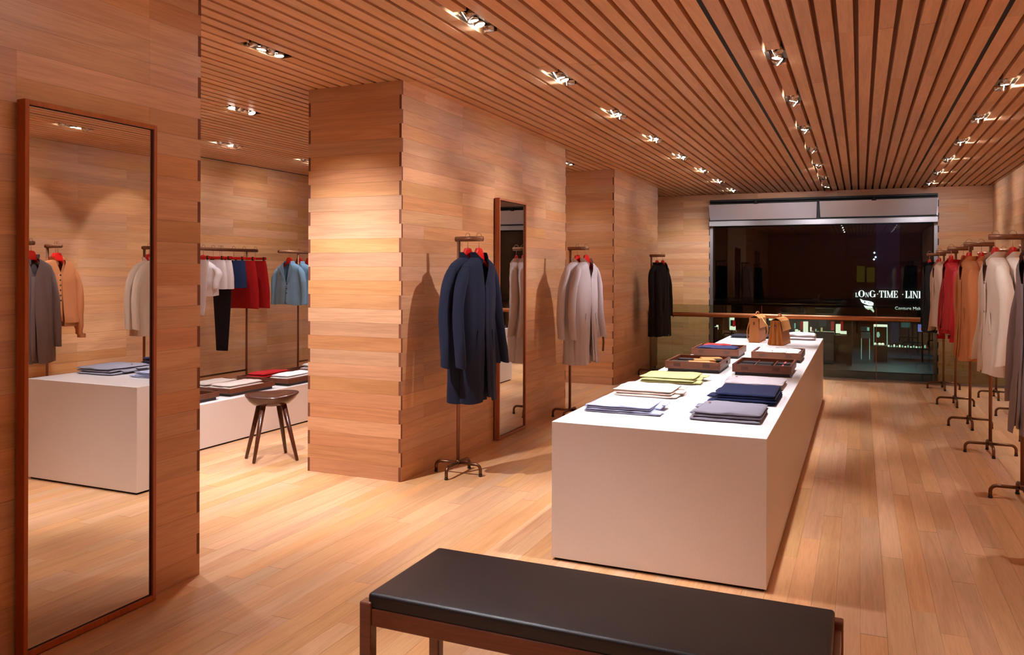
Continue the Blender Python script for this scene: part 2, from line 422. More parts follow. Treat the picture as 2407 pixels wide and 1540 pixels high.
for bx in (-1.67, .21):
    mb = MB(); mb.box(bx-.035, bx+.035, YF-.25, YF-.22, 2.75, 2.775); mb.box(bx-.015, bx+.015, YF-.25, YF-.21, 2.765, 2.82); mb.build('bracket', DARKM, win)
# ------------------------------------------------------------------ balustrade
bal = thing('glass_balustrade', 'glass balustrade with copper toned round handrail in front of the dark window', 'balustrade', (0, 12.6, 0))
edges = [-3.09, -1.36, .219, XR-.01]
for a, b in zip(edges[:-1], edges[1:]):
    mb = MB(); mb.box(a+.004, b-.004, .05, .062, .0, 1.05); mb.build('glass_pane', GLASSB, bal)
for ex in edges[1:3]:
    mb = MB(); mb.box(ex-.004, ex+.004, .048, .064, .0, 1.05); mb.build('joint_strip', plain('amber gap reflection', (150, 92, 54), .4), bal)  # amber colour paints the reflection in the gap between panes
mb = MB(); mb.tube([(-3.08, -.02, .897), (XR-.02, -.02, .897)], .034, 16); mb.build('handrail', RAILW, bal, True)
for ex in (-2.7, -.9, .85, 1.7):
    mb = MB(); mb.tube([(ex, -.02, .88), (ex, .05, .85)], .01, 8); mb.build('handrail_bracket', BRONZE, bal, True)
mb = MB(); mb.box(-3.09, XR-.005, .012, .075, .0, .024); mb.build('base_shoe', STEEL, bal)
bal.location = (0, 12.58, 0)
# ------------------------------------------------------------------ ceiling lamps
def head_mesh():
    mb = MB(); n = 16
    prof = [(.022, .062), (.030, .056), (.0335, .02), (.0335, 0), (.0295, 0), (.0285, .006)]
    mb.lathe(prof, seg=n); h = mb.mesh('lamp_head', CHROME, True)
    mb = MB(); mb.lathe([(.0285, .0), (.0285, .003)], seg=n); l = mb.mesh('lens', LENS)
    return h, l
HEAD, LENSM = head_mesh()
mbh = MB(); mbh.box(-.039, .039, -.199, .199, 3.006, 3.0205); mbh.box(-.039, .039, -.199, -.193, 2.972, 3.006); mbh.box(-.039, .039, .193, .199, 2.972, 3.006)
HOUS = mbh.mesh('housing', DARKM)
mbp = MB(); mbp.box(-.0655, -.0405, -.13, .06, 2.968, 2.971); mbp.box(.0405, .0655, -.13, .06, 2.968, 2.971); PLATES = mbp.mesh('side_plate', PLATE)
mbs = MB(); mbs.tube([(0, -.19, 2.972), (0, .19, 2.972)], .006, 8); SPINE = mbs.mesh('spine', CHROME, True)
ordin = ['first', 'second', 'third', 'fourth', 'fifth', 'sixth', 'seventh', 'eighth', 'ninth', 'tenth', 'eleventh', 'twelfth']
rown = {0: 'row above the long white table', 1: 'row beside the right hand wall', 2: 'row beside the oak piers'}
def fixture(ri, k, rx, fy, aims, power):
    seen = k-3
    if ri <= 2:
        k0 = 3 if ri == 2 else 4
        if k >= k0: lab = '%s visible spotlight cluster from the camera in the %s' % (ordin[k-k0], rown[ri])
        else: lab = 'spotlight cluster before the frame, %s of the %s' % (ordin[k], rown[ri])
    elif ri == 3: lab = 'chrome four lamp spotlight cluster in the ceiling above the stool and nearest pier' if fy < 6 else 'bright spotlight cluster in the ceiling gap between the middle and rear oak piers'
    elif ri == 4: lab = {3: 'spotlight cluster over the alcove floor hidden by the nearest pier', 4: 'bright chrome spotlight cluster over the alcove floor between the two nearer piers'}.get(k, 'spotlight cluster over the alcove hidden by the middle pier, %s one' % ('nearer' if k == 5 else 'farther'))
    else: lab = {5: 'chrome spotlight cluster along the alcove wall beside the nearest pier edge', 6: 'chrome spotlight cluster along the alcove wall beside the middle pier edge'}.get(k, 'spotlight cluster along the alcove wall hidden by the nearest pier, %s one' % ('nearer' if k == 3 else 'farther'))
    t = thing('ceiling_spotlight', lab, 'spotlight', (rx, fy, 0), 0, 'recessed ceiling spotlight clusters')
    put('housing', HOUS, t); put('side_plate', PLATES, t); put('spine', SPINE, t)
    n = len(aims)
    for i, (tgt, pw, cone) in enumerate(aims):
        ly = -.125+.25*(i/(max(1, n-1))) if n > 1 else 0
        p = Vector((0, ly, 2.966)); d = (Vector(tgt)-Vector((rx, fy, 0))-p).normalized()
        h = put('lamp_head', HEAD, t, p+d*.012); q = (-d).to_track_quat('Z', 'Y'); h.rotation_euler = q.to_euler()
        l = put('lens', LENSM, h)
        if pw > 0: spot(p+Vector((rx, fy, 0))+d*.02, tgt, pw*power*PW, cone, 1.0 if cone > 78 else .7, .026)
for ri, rx in enumerate(ROWX):
    for k, fy in enumerate(FY):
        if ri == 3 and (fy < 3.5 or 4.9 < fy < 8.8 or fy > 10.4): continue
        if ri > 3 and not (3.5 < fy < 8.6): continue
        if ri == 0:
            ty = fy-.05; pier = .06 if ty < 3.2 else (.35 if ty < 5 else (1 if ty < 10 else .33))
            aims = [((-3.1, ty, 1.66), 165*pier, 38), ((-.80, fy-.1, .7), 165, 54), ((1.75, fy+.4, 1.0), 50, 50)]
            if k % 2: aims = aims[:1]+[((-1.10, fy+.3, .7), 165, 54)]+aims[2:]
            if k < 3: aims[1] = ((-.9, 4.06, .35), 9, 44)
        elif ri == 1:
            aims = [((1.94, fy+.1, 1.5), 100 if fy < 9 else 24, 66), ((1.2, fy+.25, 0), 62, 60), ((2.0, fy-.1, 2.86), 34, 80)]
            if k < 2: aims[1] = ((-.7, 4.06, .35), 6, 44)
        elif ri == 2:
            pier = .05 if fy < 4.6 else 1
            aims = [((-3.1, fy-.5, 2.2), 9*pier*(1 if fy < 10 else .5), 60), ((-1.45, fy+.4, 0), 95, 56), ((-1.2, fy, .7), 105, 46), ((-3.1, fy-.3, 2.86), 14*max(pier, .4), 76)]
        elif ri == 3:
            aims = [((-3.5, fy+1.02, .32), 300 if fy < 6 else 26, 86), ((-3.9, fy-.2, 0), 72, 70), ((-5.6, fy+1.8, .4), 42, 45), ((-3.3, fy, 0), 32, 64)]
        elif ri == 4:
            aims = [((-4.2, fy-.6, 0), 95, 75), ((-7.5, fy+.6, 1.7), 26, 66), ((-5.4, fy+.6, .4), 42, 50), ((-3.9, fy, .6), 30, 60)]
        else:
            aims = [((-7.5, fy+.2, 2.1), 19, 90), ((-6.9, fy+.2, 1.2), 32, 60), ((-5.6, fy+.3, .4), 60, 50), ((-7.6, fy+.6, 2.5), 8, 100)]
        if ri < 2 and 11.0 < fy < 13: aims = aims+[((-1.6+ri*2.9, YF, 1.9), 80-40*ri, 66)]
        if ri == 2 and 11.0 < fy < 13: aims = aims+[((-2.9, YF, 1.5), 110, 50)]
        fixture(ri, k, rx, fy, aims, 1.0)
# ------------------------------------------------------------------ mirrors
def mirror(y0, y1, zt, label):
    t = thing('wall_mirror', label, 'mirror', (PX, y0, 0))
    L = y1-y0; fx = .062; fw = .018
    mb = MB(); mb.box(.001, .012, .012, L-.012, .004, zt-.004); mb.build('back_board', plain('dark backing', (70, 30, 20), .7), t)
    for nm, b in (('frame_stile', (.012, fx, 0, fw, 0.004, zt)), ('frame_stile', (.012, fx, L-fw, L, 0.004, zt)), ('frame_rail', (.012, fx, fw, L-fw, .004, .03)), ('frame_rail', (.012, fx, fw, L-fw, zt-.02, zt))):
        mb = MB(); mb.box(*b); bevel(mb.build(nm, FRAMEW, t), .0015)
    mb = MB(); mb.box(.02, .048, fw, L-fw, .03, zt-.02); mb.build('mirror_glass', MIRROR, t)
    for nm, b in (('glass_edge', (.048, .0495, fw, fw+.004, .03, zt-.02)), ('glass_edge', (.048, .0495, L-fw-.004, L-fw, .03, zt-.02)), ('glass_edge', (.048, .0495, fw, L-fw, zt-.024, zt-.02)), ('glass_edge', (.048, .0495, fw, L-fw, .03, .034))):
        mb = MB(); mb.box(*b); mb.build(nm, DARKM, t)
    return t
mirror(2.15, 2.802, 2.232, 'tall floor length mirror in thin cherry frame on the nearest oak pier')
mirror(6.715, 7.362, 2.232, 'tall floor length mirror in cherry frame beside the navy coats')
# ------------------------------------------------------------------ long white table
mb = MB(); mb.rbox(-1.521, -.411, 4.056, 10.56, .014, .745, .002)
tab = tag(mb.build('display_table', WHITE), 'long white block display table laden with folded clothes and trays', 'table')
mb = MB(); mb.box(-1.507, -.425, 4.07, 10.546, 0.0, .014); mb.build('plinth', DARKGAP, tab)
# low white platform in the alcove
mb = MB(); mb.rbox(-6.12, -5.21, 3.6, 9.4, .014, .395, .002)
plat = tag(mb.build('display_platform', WHITE), 'low white display platform in the alcove behind the wooden stool', 'platform')
mb = MB(); mb.box(-6.1, -5.225, 3.62, 9.38, 0, .014); mb.build('plinth', DARKGAP, plat)
# ------------------------------------------------------------------ bench
be = thing('upholstered_bench', 'dark walnut bench with black leather cushion in front of the white table', 'bench', (-.80, 2.555, 0))
hx, hy = .755, .262
for sx in (-1, 1):
    for sy in (-1, 1):
        mb = MB(); cx_, cy_ = sx*(hx-.022), sy*(hy-.022)
        mb.rbox(cx_-.022, cx_+.022, cy_-.022, cy_+.022, 0, .432, .006); mb.build('leg', WALNUT, be)
for sy in (-1, 1):
    mb = MB(); mb.rbox(-hx+.044, hx-.044, sy*(hy-.020)-.014, sy*(hy-.020)+.014, .352, .410, .005); mb.build('side_rail', WALNUT, be)
for sx in (-1, 1):
    mb = MB(); mb.rbox(sx*(hx-.020)-.014, sx*(hx-.020)+.014, -hy+.044, hy-.044, .352, .410, .005); mb.build('end_rail', WALNUT, be)
bm = bmesh.new(); bmesh.ops.create_cube(bm, size=1)
for v in bm.verts: v.co = (v.co.x*2*(hx-.026), v.co.y*2*(hy-.012), .432+v.co.z*.056)
bmesh.ops.bevel(bm, geom=bm.edges[:], offset=.015, segments=5, affect='EDGES', profile=.6)
big = [e for e in bm.edges if e.calc_length() > .3 and all(abs(v.co.z-.46) < .002 for v in e.verts)]
bmesh.ops.subdivide_edges(bm, edges=big, cuts=12, use_grid_fill=True)
for v in bm.verts:
    if abs(v.co.z-.46) < .002: v.co.z += .006*max(0, 1-(v.co.x/(hx-.03))**4)*max(0, 1-(v.co.y/(hy-.02))**4)
me = bpy.data.meshes.new('cushion'); bm.to_mesh(me); bm.free(); me.materials.append(LEATHER)
for p in me.polygons: p.use_smooth = True
put('cushion', me, be)
# ------------------------------------------------------------------ stool
st = thing('carved_stool', 'dark walnut stool with carved saddle seat on four splayed legs', 'stool', (-4.46, 5.3, 0), R_(40))
mb = MB(); seg = 40; rings = []
prof = [(.02, -.082), (.10, -.082), (.145, -.070), (.182, -.038), (.205, -.003), (.208, .006), (.200, .012), (.165, .004), (.11, -.010), (.06, -.015), (.005, -.016)]
for r, z in prof:
    ring = []
    for j in range(seg):
        t = 2*math.pi*j/seg
        wv = 1+.04*math.cos(2*t)+.03*math.cos(5*t+.6)+.018*math.sin(7*t)
        dz = (.006*math.cos(2*t)-.007*math.cos(t+2.2)) * (r/.2)**2
        ring.append((r*wv*math.cos(t)*1.0, r*wv*math.sin(t)*.86, .528+z*(1 if z > -.03 else 1)+dz))
    rings.append(ring)
mb.loft(rings); mb.build('seat', STOOLW, st, True)
ca, sa = math.cos(-R_(40)), math.sin(-R_(40))
for fx_, fy_ in ((-.194, -.081), (-.015, -.194), (-.037, .229), (.241, .032)):
    lx, ly = fx_*ca-fy_*sa, fx_*sa+fy_*ca
    mb = MB(); mb.tube([(lx, ly, 0.0), (lx*.98, ly*.98, .012), (lx*.42, ly*.42, .50)], [.011, .0135, .0235], 14); mb.build('leg', STOOLW, st, True)
# ------------------------------------------------------------------ garment racks
def make_rack(label):
    t = thing('garment_rack', label, 'rack', (0, 0, 0), 0, 'short bronze garment racks')
    mb = MB(); mb.tube([(0, 0, .085), (0, 0, 1.79)], .0138, 12); mb.build('post', BRONZEW, t, True)
    mb = MB(); mb.tube([(-.025, 0, 1.80), (.205, 0, 1.80)], .0195, 16); mb.build('hanging_bar', BRONZEW, t, True)
    for a in range(4):
        an = a*math.pi/2; c, s = math.cos(an), math.sin(an); pts = [(0, 0, .088)]
        pts.append((c*.15, s*.15, .088))
        for q in range(1, 6):
            f = q*math.pi/10; pts.append((c*(.15+.04*math.sin(f)), s*(.15+.04*math.sin(f)), .048+.04*math.cos(f)))
        pts.append((c*.19, s*.19, .018))
        mb = MB(); mb.tube(pts, .0125, 10); lg = mb.build('leg', BRONZE, t, True)
        mb = MB(); mb.lathe([(.008, .018), (.0135, .014), (.015, .004), (.012, 0)], (c*.19, s*.19, 0), 12); mb.build('glide', RUBBER, lg, True)
    mb = MB(); mb.lathe([(.013, .110), (.019, .106), (.019, .076), (.014, .073)], seg=14); mb.build('hub', BRONZE, t, True)
    return t
RACKS = [('navy', -2.82, 5.48, 0, 'short bronze garment rack holding the two navy coats'),
         ('grey', -2.82, 8.06, 0, 'short bronze garment rack holding two grey raincoats by the mirror'),
         ('black', -2.87, 11.88, 0, 'short bronze garment rack with black dresses against the rear oak pier'),
         ('A', 1.03, 12.15, math.pi, 'garment rack with black coats, farthest in the right hand aisle row'),
         ('B', 1.03, 10.70, math.pi, 'garment rack holding the beige shirts in the right hand aisle row'),
         ('C', 1.02, 9.25, math.pi, 'garment rack holding the red bomber jackets'),
         ('D', 1.03, 7.95, math.pi, 'garment rack holding the camel coats'),
         ('E', 1.02, 6.40, math.pi, 'garment rack holding the cream coats'),
         ('F', 1.02, 4.98, math.pi, 'garment rack holding the grey overcoats at the right picture edge'),
         ('r1', 1.55, 11.5, math.pi, 'farthest garment rack of the row along the right wall'),
         ('r2', 1.55, 10.1, math.pi, 'second farthest garment rack of the row along the right wall'),
         ('r3', 1.55, 8.65, math.pi, 'garment rack with dark coats along the right wall behind the camel coats'),
         ('r5', 1.55, 5.66, math.pi, 'garment rack with tan bomber jackets, seen in the near mirror')]
RK = {}
for i, (key, x, y, rz, lab) in enumerate(RACKS):
    if i == 0: proto = make_rack(lab); proto.location = (x, y, 0); RK[key] = proto
    else: RK[key] = dup(proto, (x, y, 0), rz, lab)
# ------------------------------------------------------------------ hangers
def hanger_meshes():
    mb = MB()
    pts = [(0, 0, -.005)]
    for q in range(11):
        f = math.pi*1.25*q/10-math.pi*.25+0
        pts = pts
    hook = []
    for q in range(13):
        f = R_(-60)+R_(240)*q/12; hook.append((.0235*math.cos(f), 0, -.0001+.0235*math.sin(f)))
    hook = list(reversed(hook)); hook = [(-h[0], 0, h[2]) for h in hook] if False else hook
    hook = hook[::-1]
    tail = [(hook[0][0]*.4, 0, hook[0][2]-.012), (0, 0, -.04), (0, 0, -.095)]
    mb.tube(list(reversed(tail))+hook, .0021, 8); hk = mb.mesh('hook', CHROME, True)
    mb = MB(); rings = []
    N = 24
    for q in range(N+1):
        y = -.160+.320*q/N; ay = abs(y)
        zt_ = -.088-.2*ay if ay < .034 else (-.095-(ay-.034)*4.4 if ay < .054 else -.183-(ay-.054)*.55); zb_ = min(-.178, zt_-.022)
        dd = .014+.05*ay*.3; hh = zt_-zb_
        rings.append([(dd*math.copysign(abs(math.cos(a))**.4, math.cos(a)), y, (zt_+zb_)/2+hh*.5*math.copysign(abs(math.sin(a))**.4, math.sin(a))) for a in [2*math.pi*k/16 for k in range(16)]])
    mb.loft(rings); bd = mb.mesh('hanger_body', REDP)
    mb = MB(); mb.rbox(-.006, .006, -.17, .17, -.135, -.105, .004); cb = mb.mesh('hanger_bar', REDP)
    mb = MB(); mb.rbox(-.012, .012, -.009, .009, -.165, -.100, .003); cl = mb.mesh('clip', plain('black clip', (22, 20, 20), .4))
    return hk, bd, cb, cl
HK, HBODY, HBAR, HCLIP = hanger_meshes()
def hanger(loc, rz, label, clips=False):
    t = tag(put('skirt_hanger' if clips else 'coat_hanger', HBAR if clips else HBODY, None, loc, rz), label, 'hanger', 'red hangers')
    put('hook', HK, t)
    if clips:
        for s in (-1, 1): put('clip', HCLIP, t, (0, s*.13, 0))
    return t
# ------------------------------------------------------------------ coats
def interp(tab, z):
    for (z0, a0), (z1, a1) in zip(tab[:-1], tab[1:]):
        if z >= z1:
            f = (z-z0)/(z1-z0); return a0+(a1-a0)*f
    return tab[-1][1]
ZN = -.162
def coat_meshes(name, mat, L, SL, wid=.188, hem=.22, dep=.066, hemd=.088, V=.16, gap=.02, fold=.010, nf=6, collar='stand', seed=1, cuffs=False, buttons=0, rib=None, flare=.012):
    rr = random.Random(seed); ph = rr.random()*6; ph2 = rr.random()*6
    A = [(ZN, .062), (ZN-.012, .090), (ZN-.035, .138), (ZN-.062, .176), (ZN-.085, .188), (ZN-.14, wid*.95), (ZN-.30, wid), (-L*.6, wid*.5+hem*.48), (-L, hem)]
    B = [(ZN, .056), (ZN-.03, .060), (ZN-.085, .066), (ZN-.2, dep), (-L*.55, dep*.98), (-L, hemd)]
    parts = {}
    nz, nt = 26, 52
    def edge(z):
        if z > ZN-V: return .05*(1-(ZN-z)/V)**.8+.004
        f = (ZN-V-z)/(L+ZN-V+1e-6); return .004+gap*f*f
    rows = []
    for i in range(nz+1):
        t = i/nz; z = ZN+(-L-ZN)*(t**1.45)
        a, b = interp(A, z), interp(B, z); row = []
        ye = min(edge(z), a*.8)
        th0 = math.asin(min(1, (ye/a)**(1/.85)))
        amp = fold*max(0, min(1, (ZN-.22-z)/.5))
        for j in range(nt+1):
            th = th0+(2*math.pi-2*th0)*j/nt
            c, s = math.cos(th), math.sin(th)
            k = 1+ (amp/.1)*(math.sin(nf*th+ph+z*1.5)+.6*math.sin((nf*2-1)*th+ph2-z*2))
            x = b*math.copysign(abs(c)**.85, c)*k; y = a*math.copysign(abs(s)**.85, s)*(1+.35*amp/.1*math.sin(nf*th+ph2))
            x += (.011*mnoise.noise((y*13+seed, z*3.2, x*9))+.006*mnoise.noise((y*7, z*11+seed, x*5)))*min(1, (ZN-z)*5)
            if j > nt*.5 and abs(c) > .9 and c > 0: x += .004
            zz = z+(.006*math.sin(3*th+ph) if i == nz else 0)
            row.append((x, y, zz))
        rows.append(row)
    mb = MB(); mb.loft(rows, False, False, closed=False); parts['body'] = (mb.mesh(name+'_body', mat, True), None)
    # sleeves
    sl = []
    for s in (-1, 1):
        rings = []; n = 20; m = 18
        for i in range(m+1):
            t = i/m
            z0 = ZN-.055; z = z0+(-SL-z0)*t
            y = s*(.150 + .062*math.sin(min(1, t*2.2)*math.pi/2)+flare*t)
            x = .0+.030*t*t+(.012*math.sin(t*5+seed))
            rx = .050-.008*t; ry = (.040-.006*t)
            if i == 0: rx *= .55; ry *= .5; z -= .004
            if i == 1: rx *= .80; ry *= .86; z -= .004
            if i == 2: rx *= .93
            if cuffs and t > .93: rx *= .72; ry *= .76
            ring = []
            for j in range(n):
                an = 2*math.pi*j/n
                k = 1+.04*math.sin(3*an+t*9+seed)+.13*mnoise.noise((math.cos(an)*1.6+seed, math.sin(an)*1.6+s, t*6))*min(1, t*4)
                ring.append((x+rx*math.cos(an)*k, y+ry*math.sin(an)*k, z-.012*math.cos(an)*(1 if t > .9 else 0)))
            rings.append(ring)
        mb = MB(); mb.loft(rings, True, False); sl.append(mb.mesh(name+'_sleeve', mat, True))
    parts['sleeve'] = sl
    # collar
    cm = []
    if collar in ('stand', 'shirt', 'rib'):
        hgt = {'stand': .050, 'shirt': .040, 'rib': .042}[collar]
        rows = []
        for i in range(5):
            t = i/4; row = []
            for j in range(41):
                u = j/40; th = .42+(2*math.pi-.84)*u
                e = max(0, (abs(u-.5)-.36)/.14)
                z = ZN-.012+hgt*t*(1-.25*e)-.045*e
                a, b = .066+.006*t+.004*e, .058+.005*t+.012*e
                row.append((b*math.cos(th), a*math.sin(th), z))
            rows.append(row)
        mb = MB(); mb.loft(rows, False, False, closed=False); cm.append(('collar', mb.mesh(name+'_collar', rib or mat, True)))
    if collar == 'lapel':
        rows = []
        for i in range(4):
            t = i/3; row = []
            for j in range(31):
                u = j/30; th = .75+(2*math.pi-1.5)*u; row.append(((.058+.016*t)*math.cos(th), (.064+.018*t)*math.sin(th), ZN+.022-.045*t*t))
            rows.append(row)
        mb = MB(); mb.loft(rows, False, False, closed=False); cm.append(('collar', mb.mesh(name+'_collar', mat, True)))
        for s in (-1, 1):
            mb = MB(); pl = [(.052, ZN+.004), (.082, ZN-.040), (.100, ZN-.085), (.082, ZN-.090), (.092, ZN-.115), (.006, ZN-V), (.03, ZN-V*.5)]
            def fx(y, z, d): return (interp(B, z)*.99+.010+d, s*y, z)
            mb.prism(pl, fx, 0, .004); cm.append(('lapel', mb.mesh(name+'_lapel', mat)))
    for bn in range(buttons):
        z = ZN-V-.015-bn*((L+ZN-V)*.62/max(1, buttons)); b = interp(B, z)
        mb = MB(); n = 10
        rg = [[(b+d, .013+r*math.cos(2*math.pi*q/n), z+r*math.sin(2*math.pi*q/n)) for q in range(n)] for d, r in ((-.004, .010), (.006, .010), (.008, .006))]
        mb.loft(rg); cm.append(('button', mb.mesh(name+'_button', plain('horn button', (70, 46, 36), .4), True)))
    # front placket strip
    mb = MB(); rg = []
    for i in range(9):
        z = ZN-V-.005+(-L*.97-ZN+V)*i/8; b = interp(B, z); y0 = .0+gap*.2*(i/8)**2
        rg.append([(b+.003, y0-.004, z), (b+.006, y0, z), (b+.006, y0+.030, z), (b+.002, y0+.034, z)])
    mb.loft(rg); cm.append(('placket', mb.mesh(name+'_placket', mat, True)))
    # pocket welts
    if L > .85:
        for s in (-1, 1):
            z = -L*.62; a = interp(A, z); b = interp(B, z)
            mb = MB(); pl = [(a*.42, z+.06), (a*.50, z+.065), (a*.62, z-.085), (a*.53, z-.09)]
            def fw(y, zz, d): return (b*(1-(y/a)**2)**.45+.007+d, s*y, zz)
            mb.prism(pl, fw, -.004, .003); cm.append(('pocket_welt', mb.mesh(name+'_welt', mat)))
    if rib:
        rows = []
        for i in range(4):
            z = -L+.004-.045*i/3; rows.append([(hemd*.94*math.cos(q), hem*.93*math.sin(q), z) for q in [.1+(2*math.pi-.2)*j/40 for j in range(41)]])
        mb = MB(); mb.loft(rows, False, False, closed=False); cm.append(('waistband', mb.mesh(name+'_waist', rib, True)))
        for s in (-1, 1):
            mb = MB(); mb.loft([[(.035+.042*math.cos(q), s*.238+.030*math.sin(q), -SL+.004-.04*i/2) for q in [2*math.pi*j/16 for j in range(16)]] for i in range(3)], False, False)
            cm.append(('cuff', mb.mesh(name+'_cuff', rib, True)))
    return parts, cm
def coat(name, cat, meshes, loc, rz, label, group=None):
    parts, cm = meshes
    t = tag(put(name, parts['body'][0], None, loc, rz), label, cat, group)
    for s in parts['sleeve']: put('sleeve', s, t)
    for nm, me in cm: put(nm, me, t)
    return t
ZH = 1.8215          # hanger contact on the bar
def hang(key, items, faces, offs):
    """items: list of (meshes, name, cat, label, hanger label); faces: rotation of the garment's front; offs: distance from the post"""
    r = RK[key]; sgn = 1 if r.rotation_euler.z < 1 else -1
    for (me, nm, cat, lab, hl, grp, tw), d in zip(items, offs):
        p = (r.location.x+sgn*d, r.location.y+tw*.02, ZH); rz = faces+R_(tw*6)
        hanger(p, rz, hl); coat(nm, cat, me, p, rz, lab, grp)
NAVY = cloth('navy wool', (20, 26, 48)); GREYR = cloth('stone raincoat', (200, 190, 194)); BLK = cloth('black wool', (14, 11, 13))
BEIGE = cloth('beige cotton', (178, 148, 126)); RED = cloth('red leather', (160, 18, 24), .2, 200, .5); CAMEL = cloth('camel wool', (186, 116, 68))
CREAM = cloth('cream leather', (226, 208, 188), .15, 160, .55); GREYW = cloth('grey wool', (136, 122, 122)); TANJ = cloth('tan suede', (206, 132, 84), .3, 300)
MAROON = cloth('dark maroon wool', (58, 22, 22)); IVORY = cloth('ivory cotton', (232, 220, 206))
mn = coat_meshes('navy', NAVY, 1.25, .97, V=.22, gap=.04, seed=3, hem=.185, flare=.055, fold=.011, nf=5)
hang('navy', [(mn, 'overcoat', 'coat', 'long navy coat hanging nearest the pier on its rack', 'red hanger inside the navy coat nearest the pier', 'navy coats', -.5),
              (mn, 'overcoat', 'coat', 'long navy coat with open stand collar, front one of its rack', 'red hanger inside the front navy coat', 'navy coats', .6)], R_(-16), (.082, .165))
mg = coat_meshes('grey_rain', GREYR, 1.235, .96, V=.17, gap=.05, seed=8, hem=.18, flare=.06, fold=.012, nf=6)
hang('grey', [(mg, 'raincoat', 'coat', 'pale grey raincoat hanging nearest the post, behind its twin', 'red hanger inside the rear pale grey raincoat', 'grey raincoats', -.4),
              (mg, 'raincoat', 'coat', 'pale grey raincoat with dangling belt, front one of its rack', 'red hanger inside the front pale grey raincoat', 'grey raincoats', .7)], R_(-22), (.082, .172))
mk = coat_meshes('black', BLK, 1.22, .92, V=.12, gap=.01, seed=5, hem=.21)
hang('black', [(mk, 'coat_dress', 'dress', 'black coat dress hanging nearest the post by the rear pier', 'red hanger inside the rear black coat dress', 'black coat dresses', 0),
               (mk, 'coat_dress', 'dress', 'black coat dress in front of its twin before the handrail', 'red hanger inside the front black coat dress', 'black coat dresses', .4)], R_(-12), (.085, .17))
FR = math.pi*1.05
mA = coat_meshes('black_jacket', cloth('black blue wool', (14, 13, 18)), 1.06, .96, seed=12, hem=.205)
hang('A', [(mA, 'dark_jacket', 'jacket', 'black jacket at the far end of the right aisle, half before the window', 'red hanger of the outer far black jacket', 'far black jackets', 0),
           (mA, 'dark_jacket', 'jacket', 'black jacket tucked behind the beige shirt at the far right', 'red hanger of the inner far black jacket', 'far black jackets', .3)], FR, (.17, .07))
mB_ = coat_meshes('beige_shirt', BEIGE, .90, .96, seed=14, hem=.20, collar='shirt')
mB2 = coat_meshes('white_shirt', IVORY, .90, .95, seed=15, hem=.20, collar='shirt')
hang('B', [(mB_, 'long_shirt', 'shirt', 'beige long sleeved shirt between the black and red jackets', 'red hanger of the beige shirt', None, 0),
           (mB2, 'long_shirt', 'shirt', 'ivory shirt squeezed between the beige shirt and the red jacket', 'red hanger of the ivory shirt', None, .3)], FR, (.17, .07))
mC = coat_meshes('red_bomber', RED, .84, .92, seed=17, hem=.20, cuffs=True, rib=cloth('red rib', (170, 16, 22)), collar='rib')
hang('C', [(mC, 'bomber_jacket', 'jacket', 'red bomber jacket on the aisle side of its rack', 'red hanger of the aisle side red bomber', 'red bomber jackets', 0),
           (mC, 'bomber_jacket', 'jacket', 'red bomber jacket partly hidden behind the camel coat', 'red hanger of the inner red bomber', 'red bomber jackets', .3)], FR, (.17, .06))
mD = coat_meshes('camel', CAMEL, 1.02, .975, seed=19, hem=.205, fold=.006)
hang('D', [(mD, 'overcoat', 'coat', 'camel wool coat on the aisle side, next to the red jackets', 'red hanger of the aisle side camel coat', 'camel coats', 0),
           (mD, 'overcoat', 'coat', 'camel wool coat behind its twin, next to the cream coat', 'red hanger of the inner camel coat', 'camel coats', .3)], FR, (.165, .07))
mE = coat_meshes('cream', CREAM, .96, .88, seed=21, hem=.21, flare=.04, fold=.008, buttons=2)
hang('E', [(mE, 'leather_coat', 'coat', 'cream leather coat on the aisle side in front of the camel coats', 'red hanger of the aisle side cream coat', 'cream coats', 0),
           (mE, 'leather_coat', 'coat', 'cream leather coat behind its twin, touching the grey overcoat', 'red hanger of the inner cream coat', 'cream coats', .3)], FR, (.165, .06))
mF = coat_meshes('grey_wool', GREYW, 1.12, .97, seed=23, hem=.215, fold=.013, nf=7)
hang('F', [(mF, 'overcoat', 'coat', 'grey wool overcoat at the right picture edge, aisle side', 'red hanger of the aisle side grey overcoat', 'grey overcoats', 0),
           (mF, 'overcoat', 'coat', 'grey wool overcoat at the right picture edge, wall side', 'red hanger of the wall side grey overcoat', 'grey overcoats', .3)], FR, (.17, .07))
mR = coat_meshes('maroon', MAROON, 1.0, .93, seed=27)
mR3 = coat_meshes('dark_navy', cloth('dark navy wool', (30, 36, 54)), 1.05, .95, seed=29)
hang('r2', [(mR, 'overcoat', 'coat', 'dark maroon coat by the right wall, peeping past the camel coats', 'red hanger of the dark maroon coat', None, 0)], FR, (.12,))
hang('r3', [(mR3, 'overcoat', 'coat', 'dark navy coat by the right wall behind the cream coats', 'red hanger of the dark navy coat by the right wall', None, 0)], FR, (.12,))
mT = coat_meshes('tan_bomber', TANJ, .80, .93, seed=31, hem=.215, cuffs=True, rib=cloth('tan rib', (186, 118, 76)), collar='rib', buttons=6, V=.14)
hang('r5', [(mT, 'bomber_jacket', 'jacket', 'tan bomber jacket by the right wall, front one in the near mirror', 'red hanger of the front tan bomber', 'tan bomber jackets', -.4),
            (mT, 'bomber_jacket', 'jacket', 'tan bomber jacket by the right wall, rear one in the near mirror', 'red hanger of the rear tan bomber', 'tan bomber jackets', .3)], FR, (.165, .115))
rc = [o for o in bpy.data.objects if o.name.startswith('raincoat')]
for o in rc[-1:]:
    mb = MB(); mb.tube([(.03, .27, -.93), (.035, .275, -1.02), (.03, .272, -1.12)], .011, 8); mb.build('belt_end', plain('brown belt', (120, 72, 46), .6), o, True)
